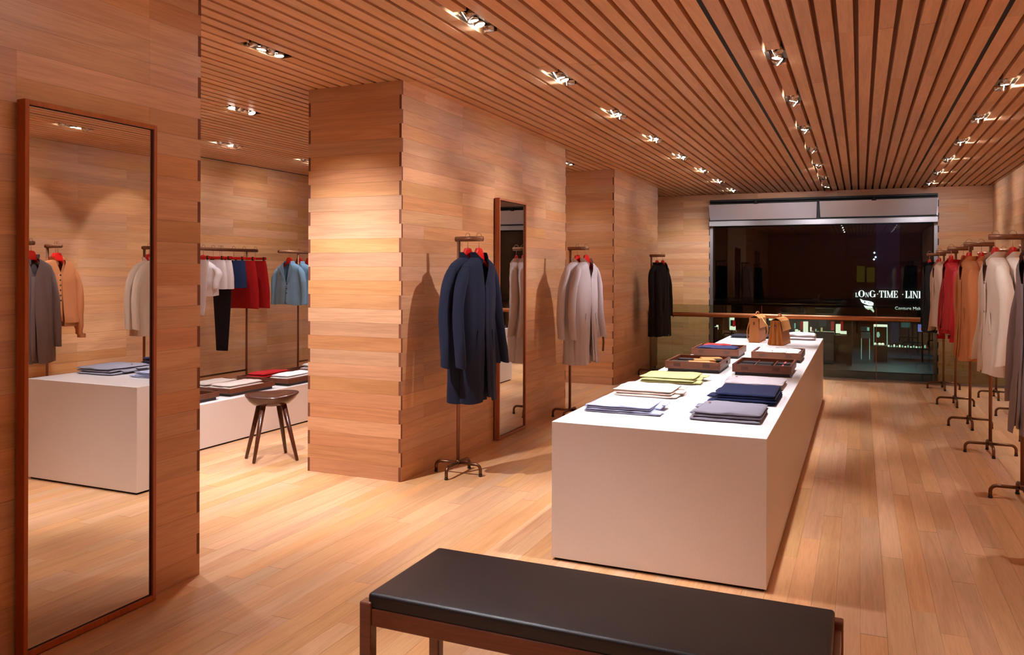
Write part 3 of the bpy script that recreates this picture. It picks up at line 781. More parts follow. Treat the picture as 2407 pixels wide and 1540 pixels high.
# ------------------------------------------------------------------ alcove rails
def long_rack(name, y0, y1, posts, label):
    t = thing(name, label, 'rack', (-6.8, (y0+y1)/2, 0), 0); oy = (y0+y1)/2
    mb = MB(); mb.tube([(0, y0-oy, 1.80), (0, y1-oy, 1.80)], .0195, 14); mb.build('hanging_bar', BRONZEW, t, True)
    for py in posts:
        mb = MB(); mb.tube([(0, py-oy, 0.06), (0, py-oy, 1.79)], .0125, 12); mb.build('post', BRONZEW, t, True)
        mb = MB(); mb.tube([(-.18, py-oy, .02), (-.17, py-oy, .06), (0, py-oy, .085), (.17, py-oy, .06), (.18, py-oy, 0.0)], .0105, 8); mb.build('foot', BRONZE, t, True)
    mb = MB(); mb.tube([(0, posts[0]-oy, .357), (0, posts[-1]-oy, .357)], .0105, 10); mb.build('cross_bar', BRONZE, t, True)
    return t
long_rack('clothes_rail', 6.3, 7.81, (6.42, 7.63), 'long bronze clothes rail with skirts and trousers in the alcove')
long_rack('clothes_rail', 8.21, 9.75, (8.60, 9.62), 'bronze clothes rail with light blue blazers in the alcove')
def skirt_mesh(name, mat, L, w0, w1, d0=.035, d1=.06, seed=1, nf=4):
    mb = MB(); rings = []; n = 36; ph = seed*1.3
    for i in range(15):
        t = i/14; z = -.150-(L)*t; ring = []
        wv = w0+(w1-w0)*min(1, t*1.6)**.7; dv = d0+(d1-d0)*t
        for j in range(n):
            th = 2*math.pi*j/n; k = 1+.13*t*math.sin(nf*th+ph)
            ring.append((dv*math.copysign(abs(math.cos(th))**.8, math.cos(th))*k, wv*math.copysign(abs(math.sin(th))**.8, math.sin(th)), z+(.004*math.sin(2*th+ph) if i == 14 else 0)))
        rings.append(ring)
    mb.loft(rings, False, False); b = mb.mesh(name, mat, True)
    mb = MB(); mb.loft([[((d0+.003)*math.copysign(abs(math.cos(q))**.8, math.cos(q)), (w0+.003)*math.copysign(abs(math.sin(q))**.8, math.sin(q)), z) for q in [2*math.pi*j/n for j in range(n)]] for z in (-.146, -.18)], False, False)
    return b, mb.mesh(name+'_band', mat, True)
def skirt(name, cat, me, y, lab, hl, group=None):
    p = (-6.8, y, ZH); rz = -math.pi/2
    hanger(p, rz, hl, True)
    t = tag(put(name, me[0], None, p, rz), lab, cat, group); put('waistband', me[1], t); return t
WSK = cloth('white denim', (232, 222, 222)); DNV = cloth('navy denim', (34, 52, 92)); RSK = cloth('red wool', (168, 14, 16)); BTR = cloth('black trousers cloth', (26, 24, 32))
ws = skirt_mesh('white_skirt', WSK, .325, .165, .205, seed=2)
skirt('short_skirt', 'skirt', ws, 7.08, 'short white skirt nearest the white blouse on the alcove rail', 'red clip hanger of the first white skirt', 'white skirts')
skirt('short_skirt', 'skirt', ws, 7.185, 'short white skirt next to the navy denim skirt', 'red clip hanger of the second white skirt', 'white skirts')
ds = skirt_mesh('denim_skirt', DNV, .32, .16, .185, seed=4)
skirt('short_skirt', 'skirt', ds, 7.41, 'short navy denim skirt before the long red skirts', 'red clip hanger of the navy denim skirt')
rs = skirt_mesh('red_skirt', RSK, .57, .155, .215, seed=6, nf=3)
skirt('knee_skirt', 'skirt', rs, 7.585, 'red knee length skirt directly behind the navy denim skirt', 'red clip hanger of the front red skirt', 'red skirts')
skirt('knee_skirt', 'skirt', rs, 7.78, 'red knee length skirt at the end of the alcove rail', 'red clip hanger of the last red skirt', 'red skirts')
def trouser_mesh(name, mat, L, w0, w1, seed):
    mb = MB(); rings = []; n = 24
    for i in range(17):
        t = i/16; z = -.15-L*t; wv = (w0*(1-t)+w1*t) if t > .25 else w0*(1-.1*t)-(0)
        rings.append([((.03-.008*t)*math.cos(q)*(1+.1*math.sin(3*q+seed)), wv*math.copysign(abs(math.sin(q))**.8, math.sin(q))+.02*math.sin(t*2.2)*.5, z) for q in [2*math.pi*j/n for j in range(n)]])
    mb.loft(rings); b = mb.mesh(name, mat, True)
    mb = MB(); mb.loft([[(.034*math.cos(q), (w0+.004)*math.copysign(abs(math.sin(q))**.8, math.sin(q)), z) for q in [2*math.pi*j/n for j in range(n)]] for z in (-.146, -.185)], False, False)
    return b, mb.mesh(name+'_band', mat, True)
skirt('trousers', 'trousers', trouser_mesh('slim_trousers', BTR, 1.045, .165, .085, 1), 7.215, 'black slim trousers hanging below the white skirts', 'red clip hanger of the black trousers')
skirt('trousers', 'trousers', trouser_mesh('white_trousers', WSK, .62, .14, .075, 2), 6.86, 'white narrow trousers hanging beside the nearest pier edge', 'red clip hanger of the white trousers')
mbl = coat_meshes('blouse', WSK, .55, .46, V=.1, seed=41, collar='none', hem=.2, wid=.2)
p = (-6.8, 6.93, ZH); hanger(p, -math.pi/2, 'red hanger of the white blouse'); coat('blouse', 'blouse', mbl, p, -math.pi/2, 'white short sleeved blouse beside the nearest pier edge')
BLUE = cloth('light blue tweed', (132, 174, 204), .35, 260)
mj = coat_meshes('blue_blazer', BLUE, .705, .69, V=.26, seed=44, collar='lapel', hem=.215, buttons=3, fold=.005, gap=.01, wid=.19)
for i, (y, lab) in enumerate(((8.42, 'light blue blazer with lapels, front one of the alcove rail'), (8.62, 'light blue blazer second on its rail, half hidden by the pier'), (8.82, 'light blue blazer third on its rail, hidden behind the middle pier'))):
    p = (-6.8, y, ZH); hanger(p, -math.pi/2+.1, 'red hanger of the %s light blue blazer' % ordin[i]); b = coat('blazer', 'blazer', mj, p, -math.pi/2+.1, lab, 'light blue blazers')
    mb = MB(); mb.box(.0, .003, -.022, .022, ZN-.075, ZN-.035); lb = put('neck_label', mb.mesh('neck_label', plain('pale pink woven label', (226, 190, 196), .8)), b, (-.050, 0, 0))
# ------------------------------------------------------------------ folded clothes
def slab(mb, x0, x1, y0, y1, z0, z1, seed, amp=.006, nx=22, ny=16, mi=0, e=7):
    cx, cy, cz = (x0+x1)/2, (y0+y1)/2, (z0+z1)/2; hx, hy, hz = (x1-x0)/2, (y1-y0)/2, (z1-z0)/2
    rows = []
    # closed profile around y, lofted along x
    prof = []
    m = ny
    for k in range(2*m):
        t = 2*math.pi*k/(2*m); c, s = math.cos(t), math.sin(t)
        prof.append((math.copysign(abs(c)**.35, c), math.copysign(abs(s)**.55, s)))
    for i in range(nx+1):
        u = -1+2*i/nx; sh = (1-abs(u)**e)**.35 if abs(u) < 1 else .0
        sh = max(sh, .25); row = []
        for (py, pz) in prof:
            X = cx+u*hx; Y = cy+py*hy*(.985+.015*sh); Z = cz+pz*hz*sh
            n = mnoise.noise((X*9+seed, Y*9, seed*.7)); n2 = mnoise.noise((X*26+seed, Y*22, seed*1.7))
            if pz > 0: Z += amp*(n+.4*n2)*pz
            X += amp*.9*mnoise.noise((Y*14+seed, Z*40, 1.3)); Y += amp*1.1*mnoise.noise((X*12, Z*50+seed, 4.1))
            row.append((X, Y, max(Z, z0)))
        rows.append(row)
    mb.loft(rows, True, True, mi=mi)
TZ = .745
def folded(name, cat, label, x0, x1, y0, y1, h, mat, layers=3, seed=1, tail=1, tailx=.05, button=None):
    t = thing(name, label, cat, ((x0+x1)/2, (y0+y1)/2, TZ)); hx, hy = (x1-x0)/2, (y1-y0)/2
    rr = random.Random(seed); z = .0005
    for i in range(layers):
        hh = h/layers; mb = MB()
        j = [rr.uniform(-.008, .008) for _ in range(4)]
        slab(mb, -hx+j[0], hx+j[1], -hy+j[2], hy+j[3], z, z+hh*1.12, seed+i*3.1, .0045+(.004 if i == layers-1 else 0)); z += hh
        mb.build('fold', mat, t, True)
    # waist or sleeve end sticking out of the stack
    for q in range(3):
        mb = MB(); s = tail; yy = -hy*.7+q*hy*.55+rr.uniform(-.02, .02); zz = .003+q*.011
        xa = s*(hx-.10); xb = s*(hx+tailx*rr.uniform(.5, 1.1))
        slab(mb, min(xa, xb), max(xa, xb), yy-hy*.22, yy+hy*.42, zz, zz+.016, seed+q*7.7, .008, 12, 8); mb.build('sleeve_end' if cat == 'shirt' else 'waist_end', mat, t, True)
    if button:
        mb = MB(); mb.lathe([(.008, 0), (.008, .003), (.004, .004)], (-tail*0+tail*(hx-.05), hy*.3, h+.006), 12); mb.build('button', button, t, True)
    return t
COPPER = plain('copper button', (176, 100, 70), .35, .8)
folded('folded_shirt', 'shirt', 'folded pale blue shirt on the near corner of the white table', -1.455, -1.07, 4.42, 4.80, .046, cloth('pale blue cotton', (176, 184, 214)), 4, 1, 1)
folded('folded_trousers', 'trousers', 'folded cream trousers between the pale blue shirt and green trousers', -1.475, -1.10, 5.07, 5.44, .050, cloth('cream twill', (226, 206, 192)), 3, 2, 1)
folded('folded_trousers', 'trousers', 'folded pale green trousers in front of the walnut tray of small leather goods', -1.475, -1.08, 5.76, 6.13, .050, cloth('pale green twill', (204, 206, 142)), 3, 3, 1)
folded('folded_jeans', 'jeans', 'folded grey jeans with copper button on the table end', -.835, -.475, 4.40, 4.80, .056, cloth('grey denim', (128, 124, 136), .4, 500), 3, 4, -1, .035, COPPER)
folded('folded_jeans', 'jeans', 'folded dark blue jeans in the middle of the right column', -.825, -.465, 5.04, 5.50, .066, cloth('dark blue denim', (15, 27, 64), .4, 500), 4, 5, -1, .06)
folded('folded_trousers', 'trousers', 'folded light grey trousers just before the wallet tray', -.865, -.485, 5.72, 6.10, .046, cloth('light grey wool', (188, 176, 180)), 3, 6, -1, .02, COPPER)
folded('folded_jeans', 'jeans', 'folded black jeans at the far end of the table behind the bags', -1.46, -.98, 10.15, 10.50, .030, cloth('black denim', (34, 36, 48), .4, 500), 2, 8, 1, .01)
folded('folded_shirt', 'shirt', 'folded white sweater at the far end of the table', -.82, -.49, 10.15, 10.50, .070, cloth('white knit', (228, 222, 226), .4, 300), 2, 9, 1, .01)
# ------------------------------------------------------------------ trays
def tray(label, x, y, z, lx=.43, ly=.50, h=.060, rz=0, base=True, dividers=()):
    t = thing('display_tray', label, 'tray', (x, y, z), rz, 'walnut display trays'); hx, hy = lx/2, ly/2; zb = .026 if base else .0; th = .016
    if base:
        mb = MB(); mb.box(-hx+.02, hx-.012, -hy+.02, hy-.03, 0, zb); mb.build('base', plain('dark stained base', (38, 24, 20), .5), t)
    mb = MB(); mb.box(-hx+.002, hx-.002, -hy+.002, hy-.002, zb, zb+.010); mb.build('tray_bottom', WALNUT, t)
    for nm, b in (('side', (-hx+th, hx-th, -hy, -hy+th, zb, zb+h)), ('side', (-hx+th, hx-th, hy-th, hy, zb, zb+h)), ('end', (-hx, -hx+th, -hy, hy, zb, zb+h)), ('end', (hx-th, hx, -hy, hy, zb, zb+h))):
        mb = MB(); mb.box(*b); bevel(mb.build(nm, WALNUT, t), .002)
    for k in (-.56, .5):
        mb = MB(); mb.box(k*hx-.028, k*hx+.028, -hy-.0012, -hy+.004, zb+.018, zb+h-.014); mb.build('inlay', WALNUT_D, t)
    for dx in dividers:
        mb = MB(); mb.box(dx-.005, dx+.005, -hy+th, hy-th, zb+.01, zb+h*.72); mb.build('divider', WALNUT, t)
    return t
tray('walnut tray of black wallets and tan leather pieces on the table', -1.235, 6.78, TZ, .44, .56, dividers=(-.02,))
tray('divided walnut tray of black wallets on the table, right column', -.70, 6.76, TZ, .44, .56, dividers=(-.07, .075))
tray('walnut tray of navy and red scarves on the table, behind the leather pieces', -1.25, 7.95, TZ, .44, .54)
tray('walnut tray of white and red patterned scarves on the table', -.69, 7.83, TZ, .43, .55)
def small_leather(name, cat, label, x, y, z, lx, ly, h, mat, rz=0, group=None, strap=None, fold=True):
    t = thing(name, label, cat, (x, y, z), rz, group)
    mb = MB(); mb.rbox(-lx/2, lx/2, -ly/2, ly/2, 0.0006, h*.48, .003); mb.build('back_cover', mat, t)
    mb = MB(); mb.rbox(-lx/2+.001, lx/2-.001, -ly/2+.001, ly/2-.001, h*.5, h, .003); mb.build('front_cover', mat, t)
    if strap: mb = MB(); mb.box(-.006, .006, -ly/2-.001, ly/2+.001, h, h+.003); mb.build('band', strap, t)
    return t
zt = TZ+.050
gw = 'small black leather wallets'
i = 0
for (x, y, rz, lab) in ((-1.36, 6.66, .1, 'black wallet at the front left of the tan leather tray'), (-1.34, 6.86, -.1, 'black wallet at the rear left of the tan leather tray'), (-1.09, 6.86, .3, 'black wallet at the right end of the tan leather tray')):
    small_leather('wallet', 'wallet', lab, x, y, zt, .15, .10, .024, BLKL, rz, gw)
for (x, y, rz, lab) in ((-1.20, 6.62, .25, 'flat tan leather card holder, front one in the tray'), (-1.19, 6.80, .35, 'flat tan leather pouch, middle one in the tray'), (-1.16, 6.95, .4, 'flat tan leather pouch, rear one in the tray')):
    small_leather('leather_pouch', 'pouch', lab, x, y, zt, .17, .11, .030, TANL, rz, 'tan leather pouches')
for (x, y, lab) in ((-1.09, 6.62, 'coiled tan leather key strap, front one'), (-1.12, 6.72, 'coiled tan leather key strap, rear one')):
    t = thing('key_strap', lab, 'key strap', (x, y, zt), 0, 'tan key straps')
    mb = MB(); pts = [((.012+.0035*q/4)*math.cos(q*.7), (.012+.0035*q/4)*math.sin(q*.7), .012) for q in range(22)]; mb.tube(pts, .0055, 8); mb.build('coil', TAN, t, True)
    mb = MB(); mb.tube([(.03, 0, .012), (.05, .01, .010), (.055, .02, .008)], .003, 8); mb.build('clasp', COPPER, t, True)
for (x, y, lab, s) in ((-.835, 6.66, 'black wallet at the front of the left tray compartment', None), (-.83, 6.86, 'black wallet at the rear of the left tray compartment', None),
                       (-.70, 6.66, 'black wallet at the front of the middle tray compartment', None), (-.70, 6.84, 'black wallet at the rear of the middle tray compartment', None),
                       (-.555, 6.64, 'black notebook with pink band in the front of the right compartment', 1), (-.555, 6.86, 'black notebook with pink band in the rear of the right compartment', 1)):
    small_leather('notebook' if s else 'wallet', 'notebook' if s else 'wallet', lab, x, y, zt, .115, .13, .022, BLKL, 0, 'black notebooks' if s else gw, plain('pink band', (226, 110, 124), .6) if s else None)
def scarf_mat(name, cols, scale):
    k = NT(name); tc = k.n('ShaderNodeTexCoord'); vo = k.n('ShaderNodeTexVoronoi'); vo.inputs['Scale'].default_value = scale; k.l(tc.outputs['Object'], vo.inputs['Vector'])
    rp = k.n('ShaderNodeValToRGB'); rp.color_ramp.interpolation = 'CONSTANT'
    sp = k.n('ShaderNodeSeparateColor'); k.l(vo.outputs['Color'], sp.inputs[0]); k.l(sp.outputs[0], rp.inputs[0])
    el = rp.color_ramp.elements; el[0].position = 0; el[0].color = lin(cols[0]); el[1].position = .999; el[1].color = lin(cols[-1])
    for q, c in enumerate(cols[1:-1]): e = el.new((q+1)/(len(cols)-1)*.9+.08); e.color = lin(c)
    k.l(rp.outputs[0], k.b.inputs['Base Color']); k.b.inputs['Roughness'].default_value = .6; return k.m
SCW = scarf_mat('patterned scarf', [(238, 226, 214), (236, 228, 220), (150, 170, 214), (204, 48, 34), (232, 220, 206), (90, 50, 44)], 16)
def scarf(label, x, y, z, lx, ly, h, mat, seed, group='folded scarves'):
    t = thing('folded_scarf', label, 'scarf', (x, y, z), 0, group)
    mb = MB(); slab(mb, -lx/2, lx/2, -ly/2, ly/2, .0004, h*.5, seed, .006); mb.build('lower_fold', mat, t, True)
    mb = MB(); slab(mb, -lx/2+.01, lx/2-.012, -ly/2+.012, ly/2-.01, h*.46, h, seed+3, .010); mb.build('upper_fold', mat, t, True)
    return t
scarf('folded navy scarf lying along the front of its walnut tray', -1.25, 7.85, zt, .38, .26, .052, cloth('navy silk', (34, 42, 84), .2, 200, .5), 2)
scarf('folded red scarf behind the navy scarf in the tray', -1.29, 8.09, zt, .28, .15, .050, cloth('red silk', (186, 34, 30), .2, 200, .5), 4)
scarf('crumpled patterned scarf on the left of its tray', -.80, 7.84, zt, .17, .42, .044, SCW, 5)
scarf('crumpled patterned scarf in the middle of its tray', -.68, 7.86, zt, .16, .42, .042, SCW, 6)
scarf('crumpled patterned scarf on the right of its tray', -.56, 7.82, zt, .13, .40, .040, SCW, 7)
# alcove trays and cloths
PZ = .395
tray('walnut tray on the low platform, cut off by the nearest pier', -5.49, 5.27, PZ, .42, .62, .045)
tray('walnut tray with cream cloths on the low platform behind the stool', -5.62, 6.03, PZ, .66, .62, .045)
tray('walnut tray with red cloth on the low platform', -5.58, 6.80, PZ, .66, .62, .045)
tray('walnut tray at the far end of the low platform beside the middle pier', -5.55, 7.52, PZ, .62, .60, .045)
pz = PZ+.048
CRM = cloth('cream linen', (234, 218, 208)); RDC = cloth('red linen', (198, 30, 36)); WHC = cloth('white linen', (240, 234, 232))
scarf('folded cream linen cloth at the left of its alcove tray', -5.76, 6.00, pz, .24, .44, .045, CRM, 11, 'alcove cloths')
scarf('folded cream linen cloth at the right of its alcove tray', -5.48, 6.02, pz, .26, .46, .048, CRM, 12, 'alcove cloths')
scarf('folded red linen cloth in the second alcove tray', -5.74, 6.78, pz, .22, .46, .048, RDC, 13, 'alcove cloths')
scarf('folded white linen cloth beside the red one in the alcove tray', -5.46, 6.82, pz, .22, .46, .044, WHC, 14, 'alcove cloths')
scarf('folded white linen cloth in the last alcove tray', -5.55, 7.52, pz, .40, .44, .075, WHC, 15, 'alcove cloths')
# ------------------------------------------------------------------ bags
def bag(label, x, y, rz, wd, dp, hh, gusset, strap):
    """seen from its narrow side: dp across, wd along the view"""
    t = thing('leather_satchel', label, 'bag', (x, y, TZ), rz, 'tan leather satchels'); a, b = dp/2, wd/2
    mb = MB(); rings = []
    for i in range(9):
        q = i/8; z = .001+hh*q; ta = a*(1-.42*q if gusset else 1-.16*q)
        ring = []
        n = 12
        for j in range(n+1):       # front gusset, zig zag pleats
            u = -1+2*j/n; pl = (.018*math.cos(u*math.pi*3) if gusset else .006*math.cos(u*math.pi)) * (1-.6*q)
            ring.append((u*ta, -b+pl-.004, z+(.012*max(0, -math.cos(u*math.pi*3)) if gusset and i == 0 else 0)))
        for j in range(n+1):
            u = 1-2*j/n; ring.append((u*ta, b-.006*math.cos(u*math.pi), z))
        rings.append(ring)
    mb.loft(rings); mb.build('body', TAN, t)
    ta = a*(.58 if gusset else .84)
    mb = MB(); pts = []
    sec = [(-ta-.004, hh*.80), (-ta-.006, hh*.99), (-ta*.6, hh+.018), (0, hh+.03), (ta*.6, hh+.022), (ta+.012, hh*.98), (ta+.034 if gusset else ta+.014, hh*.66), (ta+.040 if gusset else ta+.016, hh*.60)]
    rings = [[(sx, -b-.010, sz), (sx, b+.006, sz), (sx*.96, b+.006, sz-.006), (sx*.96, -b-.010, sz-.006)] for sx, sz in sec]
    mb.loft(rings); mb.build('flap', TANL, t)
    mb = MB(); mb.tube([(0, -b*.45, hh+.026), (0, -b*.40, hh+.05), (0, -b*.2, hh+.062), (0, b*.2, hh+.062), (0, b*.40, hh+.05), (0, b*.45, hh+.026)], .007, 8); mb.build('handle', TAN, t, True)
    mb = MB(); mb.box(-.008, .008, -b-.030 if gusset else -b-.012, -b-.004, hh*.72, hh*.84); mb.build('buckle', CHROME, t)
    if strap:
        mb = MB(); pts = [(-ta, -b*.3, hh*.98), (-a-.02, -b*.5, hh*.75), (-a-.036, -b*.6, hh*.45), (-a-.030, -b*.7, hh*.18), (-a+.004, -b*.9, .012)]
        mb.tube(pts, .0055, 8); mb.build('shoulder_strap', TAN, t, True)
        mb = MB(); pts = [(ta, -b*.2, hh*1.02), (a+.03, -b*.4, hh*.84), (a+.068, -b*.5, hh*.66), (a+.075, -b*.5, hh*.45), (a+.062, -b*.6, hh*.25), (a+.012, -b*.8, .012)]
        mb.tube(pts, [.008, .009, .011, .007, .006, .005], 8); mb.build('shoulder_strap', TANL, t, True)
    return t
bag('narrow tan leather satchel with dangling shoulder strap on the table', -1.098, 9.76, R_(-4), .40, .118, .285, False, True)
bag('tan leather satchel with pleated side on the far end of the table', -.83, 9.50, R_(-6), .42, .165, .275, True, False)
# ------------------------------------------------------------------ street of shops beyond the window
XO = 24.0; ZG = -1.0
mb = MB(); mb.box(-12, 12, YF+.4, 34, ZG-.2, ZG-.021)
struct(mb.build('ground', plain('unlit paving', (22, 23, 26), .8, 0, .1)))  # near-black colour keeps the ground before the shop looking unlit
def sbox(name, b, mat, label, cat, group=None):
    x0, x1, y0, y1, z0, z1 = b
    t = thing(name, label, cat, ((x0+x1)/2, (y0+y1)/2, z0), 0, group); return t
fac = thing('shop_building', 'black shop building across the way behind the window glass', 'building', (0, XO, ZG))
def fpart(nm, b, mat): mb = MB(); mb.box(b[0], b[1], b[2]-XO, b[3]-XO, b[4]-ZG, b[5]-ZG); return mb.build(nm, mat, fac)
fpart('upper_wall', (-.20, 12, XO, XO+.3, .22, 8), BLACKP); fpart('pier', (-.33, -.20, XO-.05, XO+.4, ZG, 8), BLACKP); fpart('pier', (1.95, 12, XO, XO+.3, ZG, .22), BLACKP)
fpart('upper_wall', (-12, -.33, XO, XO+.3, .75, 8), BLACKP); fpart('rear_wall', (-12, 12, 31, 31.2, ZG, 3), plain('dark shop wall', (34, 40, 46), .6))
fpart('shop_floor', (-12, 12, XO-1.2, 31, ZG-.02, ZG), plain('lit floor strip', (70, 84, 100), .5)); fpart('side_wall', (-.28, -.2, XO+.3, 31, ZG, 1.5), BLACKP); fpart('shop_ceiling', (-12, 12, XO+.3, 31, 1.5, 1.6), BLACKP)  # lighter blue grey floor colour paints the band of shop light
fpart('transom', (-12, -.33, XO-.06, XO, .72, .78), plain('grey transom', (70, 76, 72), .5))
# lettering on the fascia
LETM = emit('lit white letter', (238, 246, 240), 1.6)
def ser(c):
    """serif capitals drawn in a 1-high box: list of polygons"""
    q = lambda x0, x1, z0, z1: [(x0, z0), (x1, z0), (x1, z1), (x0, z1)]
    T = .16; s = .05
    if c == 'I': return .36, [q(.10, .26, 0, 1), q(.02, .34, 0, s), q(.02, .34, 1-s, 1)]
    if c == 'L': return .66, [q(.10, .26, 0, 1), q(.02, .34, 1-s, 1), q(.02, .62, 0, s), [(.62, 0), (.62, .30), (.57, .30), (.50, .05), (.50, 0)]]
    if c == 'T': return .74, [q(.29, .45, 0, 1), q(.21, .53, 0, s), q(.02, .72, 1-s, 1), [(.02, 1), (.02, .70), (.06, .70), (.14, .95), (.14, 1)], [(.72, 1), (.60, 1), (.60, .95), (.68, .70), (.72, .70)]]
    if c == 'E': return .66, [q(.10, .26, 0, 1), q(.02, .60, 1-s, 1), q(.02, .62, 0, s), q(.26, .46, .48, .53), q(.44, .48, .38, .63), [(.60, 1), (.50, 1), (.56, .74), (.60, .74)], [(.62, 0), (.62, .28), (.57, .28), (.50, 0)]]
    if c == 'N': return .84, [q(.11, .16, 0, 1), q(.66, .72, 0, 1), [(.05, 1), (.25, 1), (.72, 0), (.66, -.02), (.60, 0)], q(.03, .25, 0, s), q(.57, .81, 1-s, 1)]
    if c == 'M': return .98, [q(.11, .16, 0, 1), q(.72, .88, 0, 1), [(.05, 1), (.24, 1), (.50, .12), (.46, 0), (.42, 0)], [(.76, 1), (.88, 1), (.50, .0), (.45, 0)], q(.03, .25, 0, s), q(.64, .96, 0, s), q(.80, .96, 1-s, 1)]
    if c in 'OG':
        n = 22; polys = []
        a0, a1 = (0, 2*math.pi) if c == 'O' else (R_(38), R_(330))
        for k in range(n):
            t0, t1 = a0+(a1-a0)*k/n, a0+(a1-a0)*(k+1)/n
            def pt(t, inner): return (.46+(.44-(.20*abs(math.cos(t))+.05 if inner else 0))*math.cos(t), .5+(.5-(.05+.02*abs(math.cos(t)) if inner else 0))*math.sin(t))
            polys.append([pt(t0, 0), pt(t1, 0), pt(t1, 1), pt(t0, 1)])
        if c == 'G': polys += [q(.70, .86, .05, .44), q(.62, .92, .40, .45)]
        return .92, polys
    return .3, [q(.10, .20, .42, .55)]
sg = thing('shop_sign', 'lit white serif lettering LONG TIME LINE on the black shop front', 'sign', (0, XO-.03, .89))
def letters(word, x, h, dz, wscale=1.0):
    for c in word:
        wdt, polys = ser(c); mb = MB()
        for p in polys: mb.prism(p, lambda a, b, d: (x+a*h*wscale, -d, dz+b*h), 0, .03)
        mb.build('letter' if c != '.' else 'dot', LETM, sg); x += wdt*h*wscale
    return x
letters('L', -.115, .115, 0, .95); letters('O', -.045, .185, 0, 1.02); letters('N', .135, .125, 0, .9); letters('G', .235, .185, 0, .95)
letters('.', .415, .18, 0)
letters('TIME', .475, .185, -.004, .92); letters('.', 1.03, .18, 0)
letters('LINE', 1.115, .185, -.008, .92)
ms = thing('mask_emblem', 'lit white carnival mask emblem under the shop lettering', 'emblem', (0, XO-.03, 0))
fm = lambda a, b, d: (a, -d, b)
mb = MB(); mb.prism([(.005, .845), (.09, .80), (.20, .79), (.30, .765), (.345, .73), (.335, .665), (.28, .655), (.22, .665), (.13, .70), (.06, .73), (.03, .77)], fm, 0, .03); mb.build('upper_mask', LETM, ms)
mb = MB(); mb.prism([(.10, .665), (.15, .655), (.20, .645), (.31, .64), (.335, .56), (.36, .52), (.345, .47), (.29, .53), (.25, .56), (.21, .545), (.15, .58), (.12, .62)], fm, 0, .03); mb.build('lower_mask', LETM, ms)
for ex, ez, er in ((.125, .755, .020), (.225, .735, .012), (.27, .735, .010)):
    mb = MB(); mb.prism([(ex+er*math.cos(q*.7), ez+er*.8*math.sin(q*.7)) for q in range(9)], fm, .028, .034); mb.build('eye_hole', BLACKP, ms)
def text(body, x, y, z, size, mat, name, label):
    cu = bpy.data.curves.new(name, 'FONT'); cu.body = body; cu.size = size; cu.extrude = .006; cu.materials.append(mat)
    o = bpy.data.objects.new(name+'_curve', cu); COL.objects.link(o); dg = bpy.context.evaluated_depsgraph_get(); me = bpy.data.meshes.new_from_object(o.evaluated_get(dg))
    bpy.data.objects.remove(o); o = put(name, me, None, (x, y, z)); o.rotation_euler = (math.pi/2, 0, 0); return tag(o, label, 'sign')
text('Conture Make up', .868, XO-.03, .565, .115, emit('lit small letter', (230, 240, 240), 1.2), 'shop_subtitle', 'small lit lettering below LINE on the black shop front')
# shop contents on show
DSP = emit('lit white display', (246, 248, 244), 2.0); RDSP = emit('lit red panel', (190, 22, 30), .9); BLSP = emit('lit blue screen', (120, 130, 240), 1.3)  # jars, boxes and cards glow themselves, standing in for shop lighting
AQUA = emit('dim aqua backlight', (60, 110, 130), .22); AQL = emit('aqua glow', (170, 225, 225), 1.1); OLV = emit('dim olive window', (96, 92, 26), .22); CRM2 = emit('cream lit card', (240, 228, 170), .9)  # aqua glow on bottles, legs and posts also replaces light falling there
def stand(label, y, parts):
    x0 = min(p[1] for p in parts); t = thing('cosmetic_stand', label, 'display', (x0, y, 0), 0, 'lit cosmetic displays')
    for nm, a, b, z0, z1, m in parts:
        mb = MB(); mb.rbox(a-x0, b-x0, -.06, .06, z0, z1, .006); mb.build(nm, m, t)
    mb = MB(); mb.box(0, max(p[2] for p in parts)-x0, -.10, .10, ZG, min(p[4] for p in parts)-.002); mb.build('counter', BLACKP, t)
    return t
yy = 25.2
stand('small lit white jar display at the far left of the window', yy, [('jar', -4.11, -4.04, -.21, -.12, DSP), ('jar', -4.05, -4.0, -.21, -.07, DSP)])
stand('lit display with tall light tube and red panel left of the bags', yy, [('tube', -3.66, -3.63, -.14, .17, AQL), ('lamp', -3.64, -3.52, .10, .17, DSP), ('panel', -3.56, -3.49, -.11, .08, RDSP), ('box', -3.65, -3.48, -.20, -.09, DSP), ('card', -3.54, -3.46, -.26, -.21, CRM2)])
stand('lit white display seen between the two satchels', yy, [('lamp', -2.50, -2.36, .12, .20, DSP), ('box', -2.50, -2.38, -.20, -.06, DSP), ('panel', -2.36, -2.32, -.18, .02, RDSP)])
stand('lit display with red panel and white box right of the satchels', yy, [('tube', -1.78, -1.75, -.10, .05, AQL), ('jar', -1.76, -1.68, -.25, -.13, DSP), ('jar', -1.67, -1.62, -.25, -.16, DSP), ('panel', -1.61, -1.53, -.12, .10, RDSP), ('box', -1.53, -1.40, -.25, .11, DSP), ('card', -1.60, -1.42, -.31, -.26, CRM2)])
stand('lit narrow bottle display beside the red panel display', yy, [('bottle', -1.34, -1.30, -.22, -.05, DSP), ('panel', -1.30, -1.27, -.16, -.07, RDSP), ('jar', -1.31, -1.25, -.25, -.17, DSP)])
stand('lit row of small bottles under blue light', yy, [('bottle', -1.20, -1.17, -.20, -.10, AQL), ('jar', -1.15, -1.10, -.20, -.17, DSP), ('bottle', -1.05, -1.0, -.20, -.06, CRM2), ('jar', -.99, -.86, -.20, -.17, DSP), ('backlight', -1.1, -.9, -.02, .16, AQUA), ('panel', -.77, -.69, -.12, .13, RDSP), ('jar', -.86, -.68, -.26, -.17, DSP)])
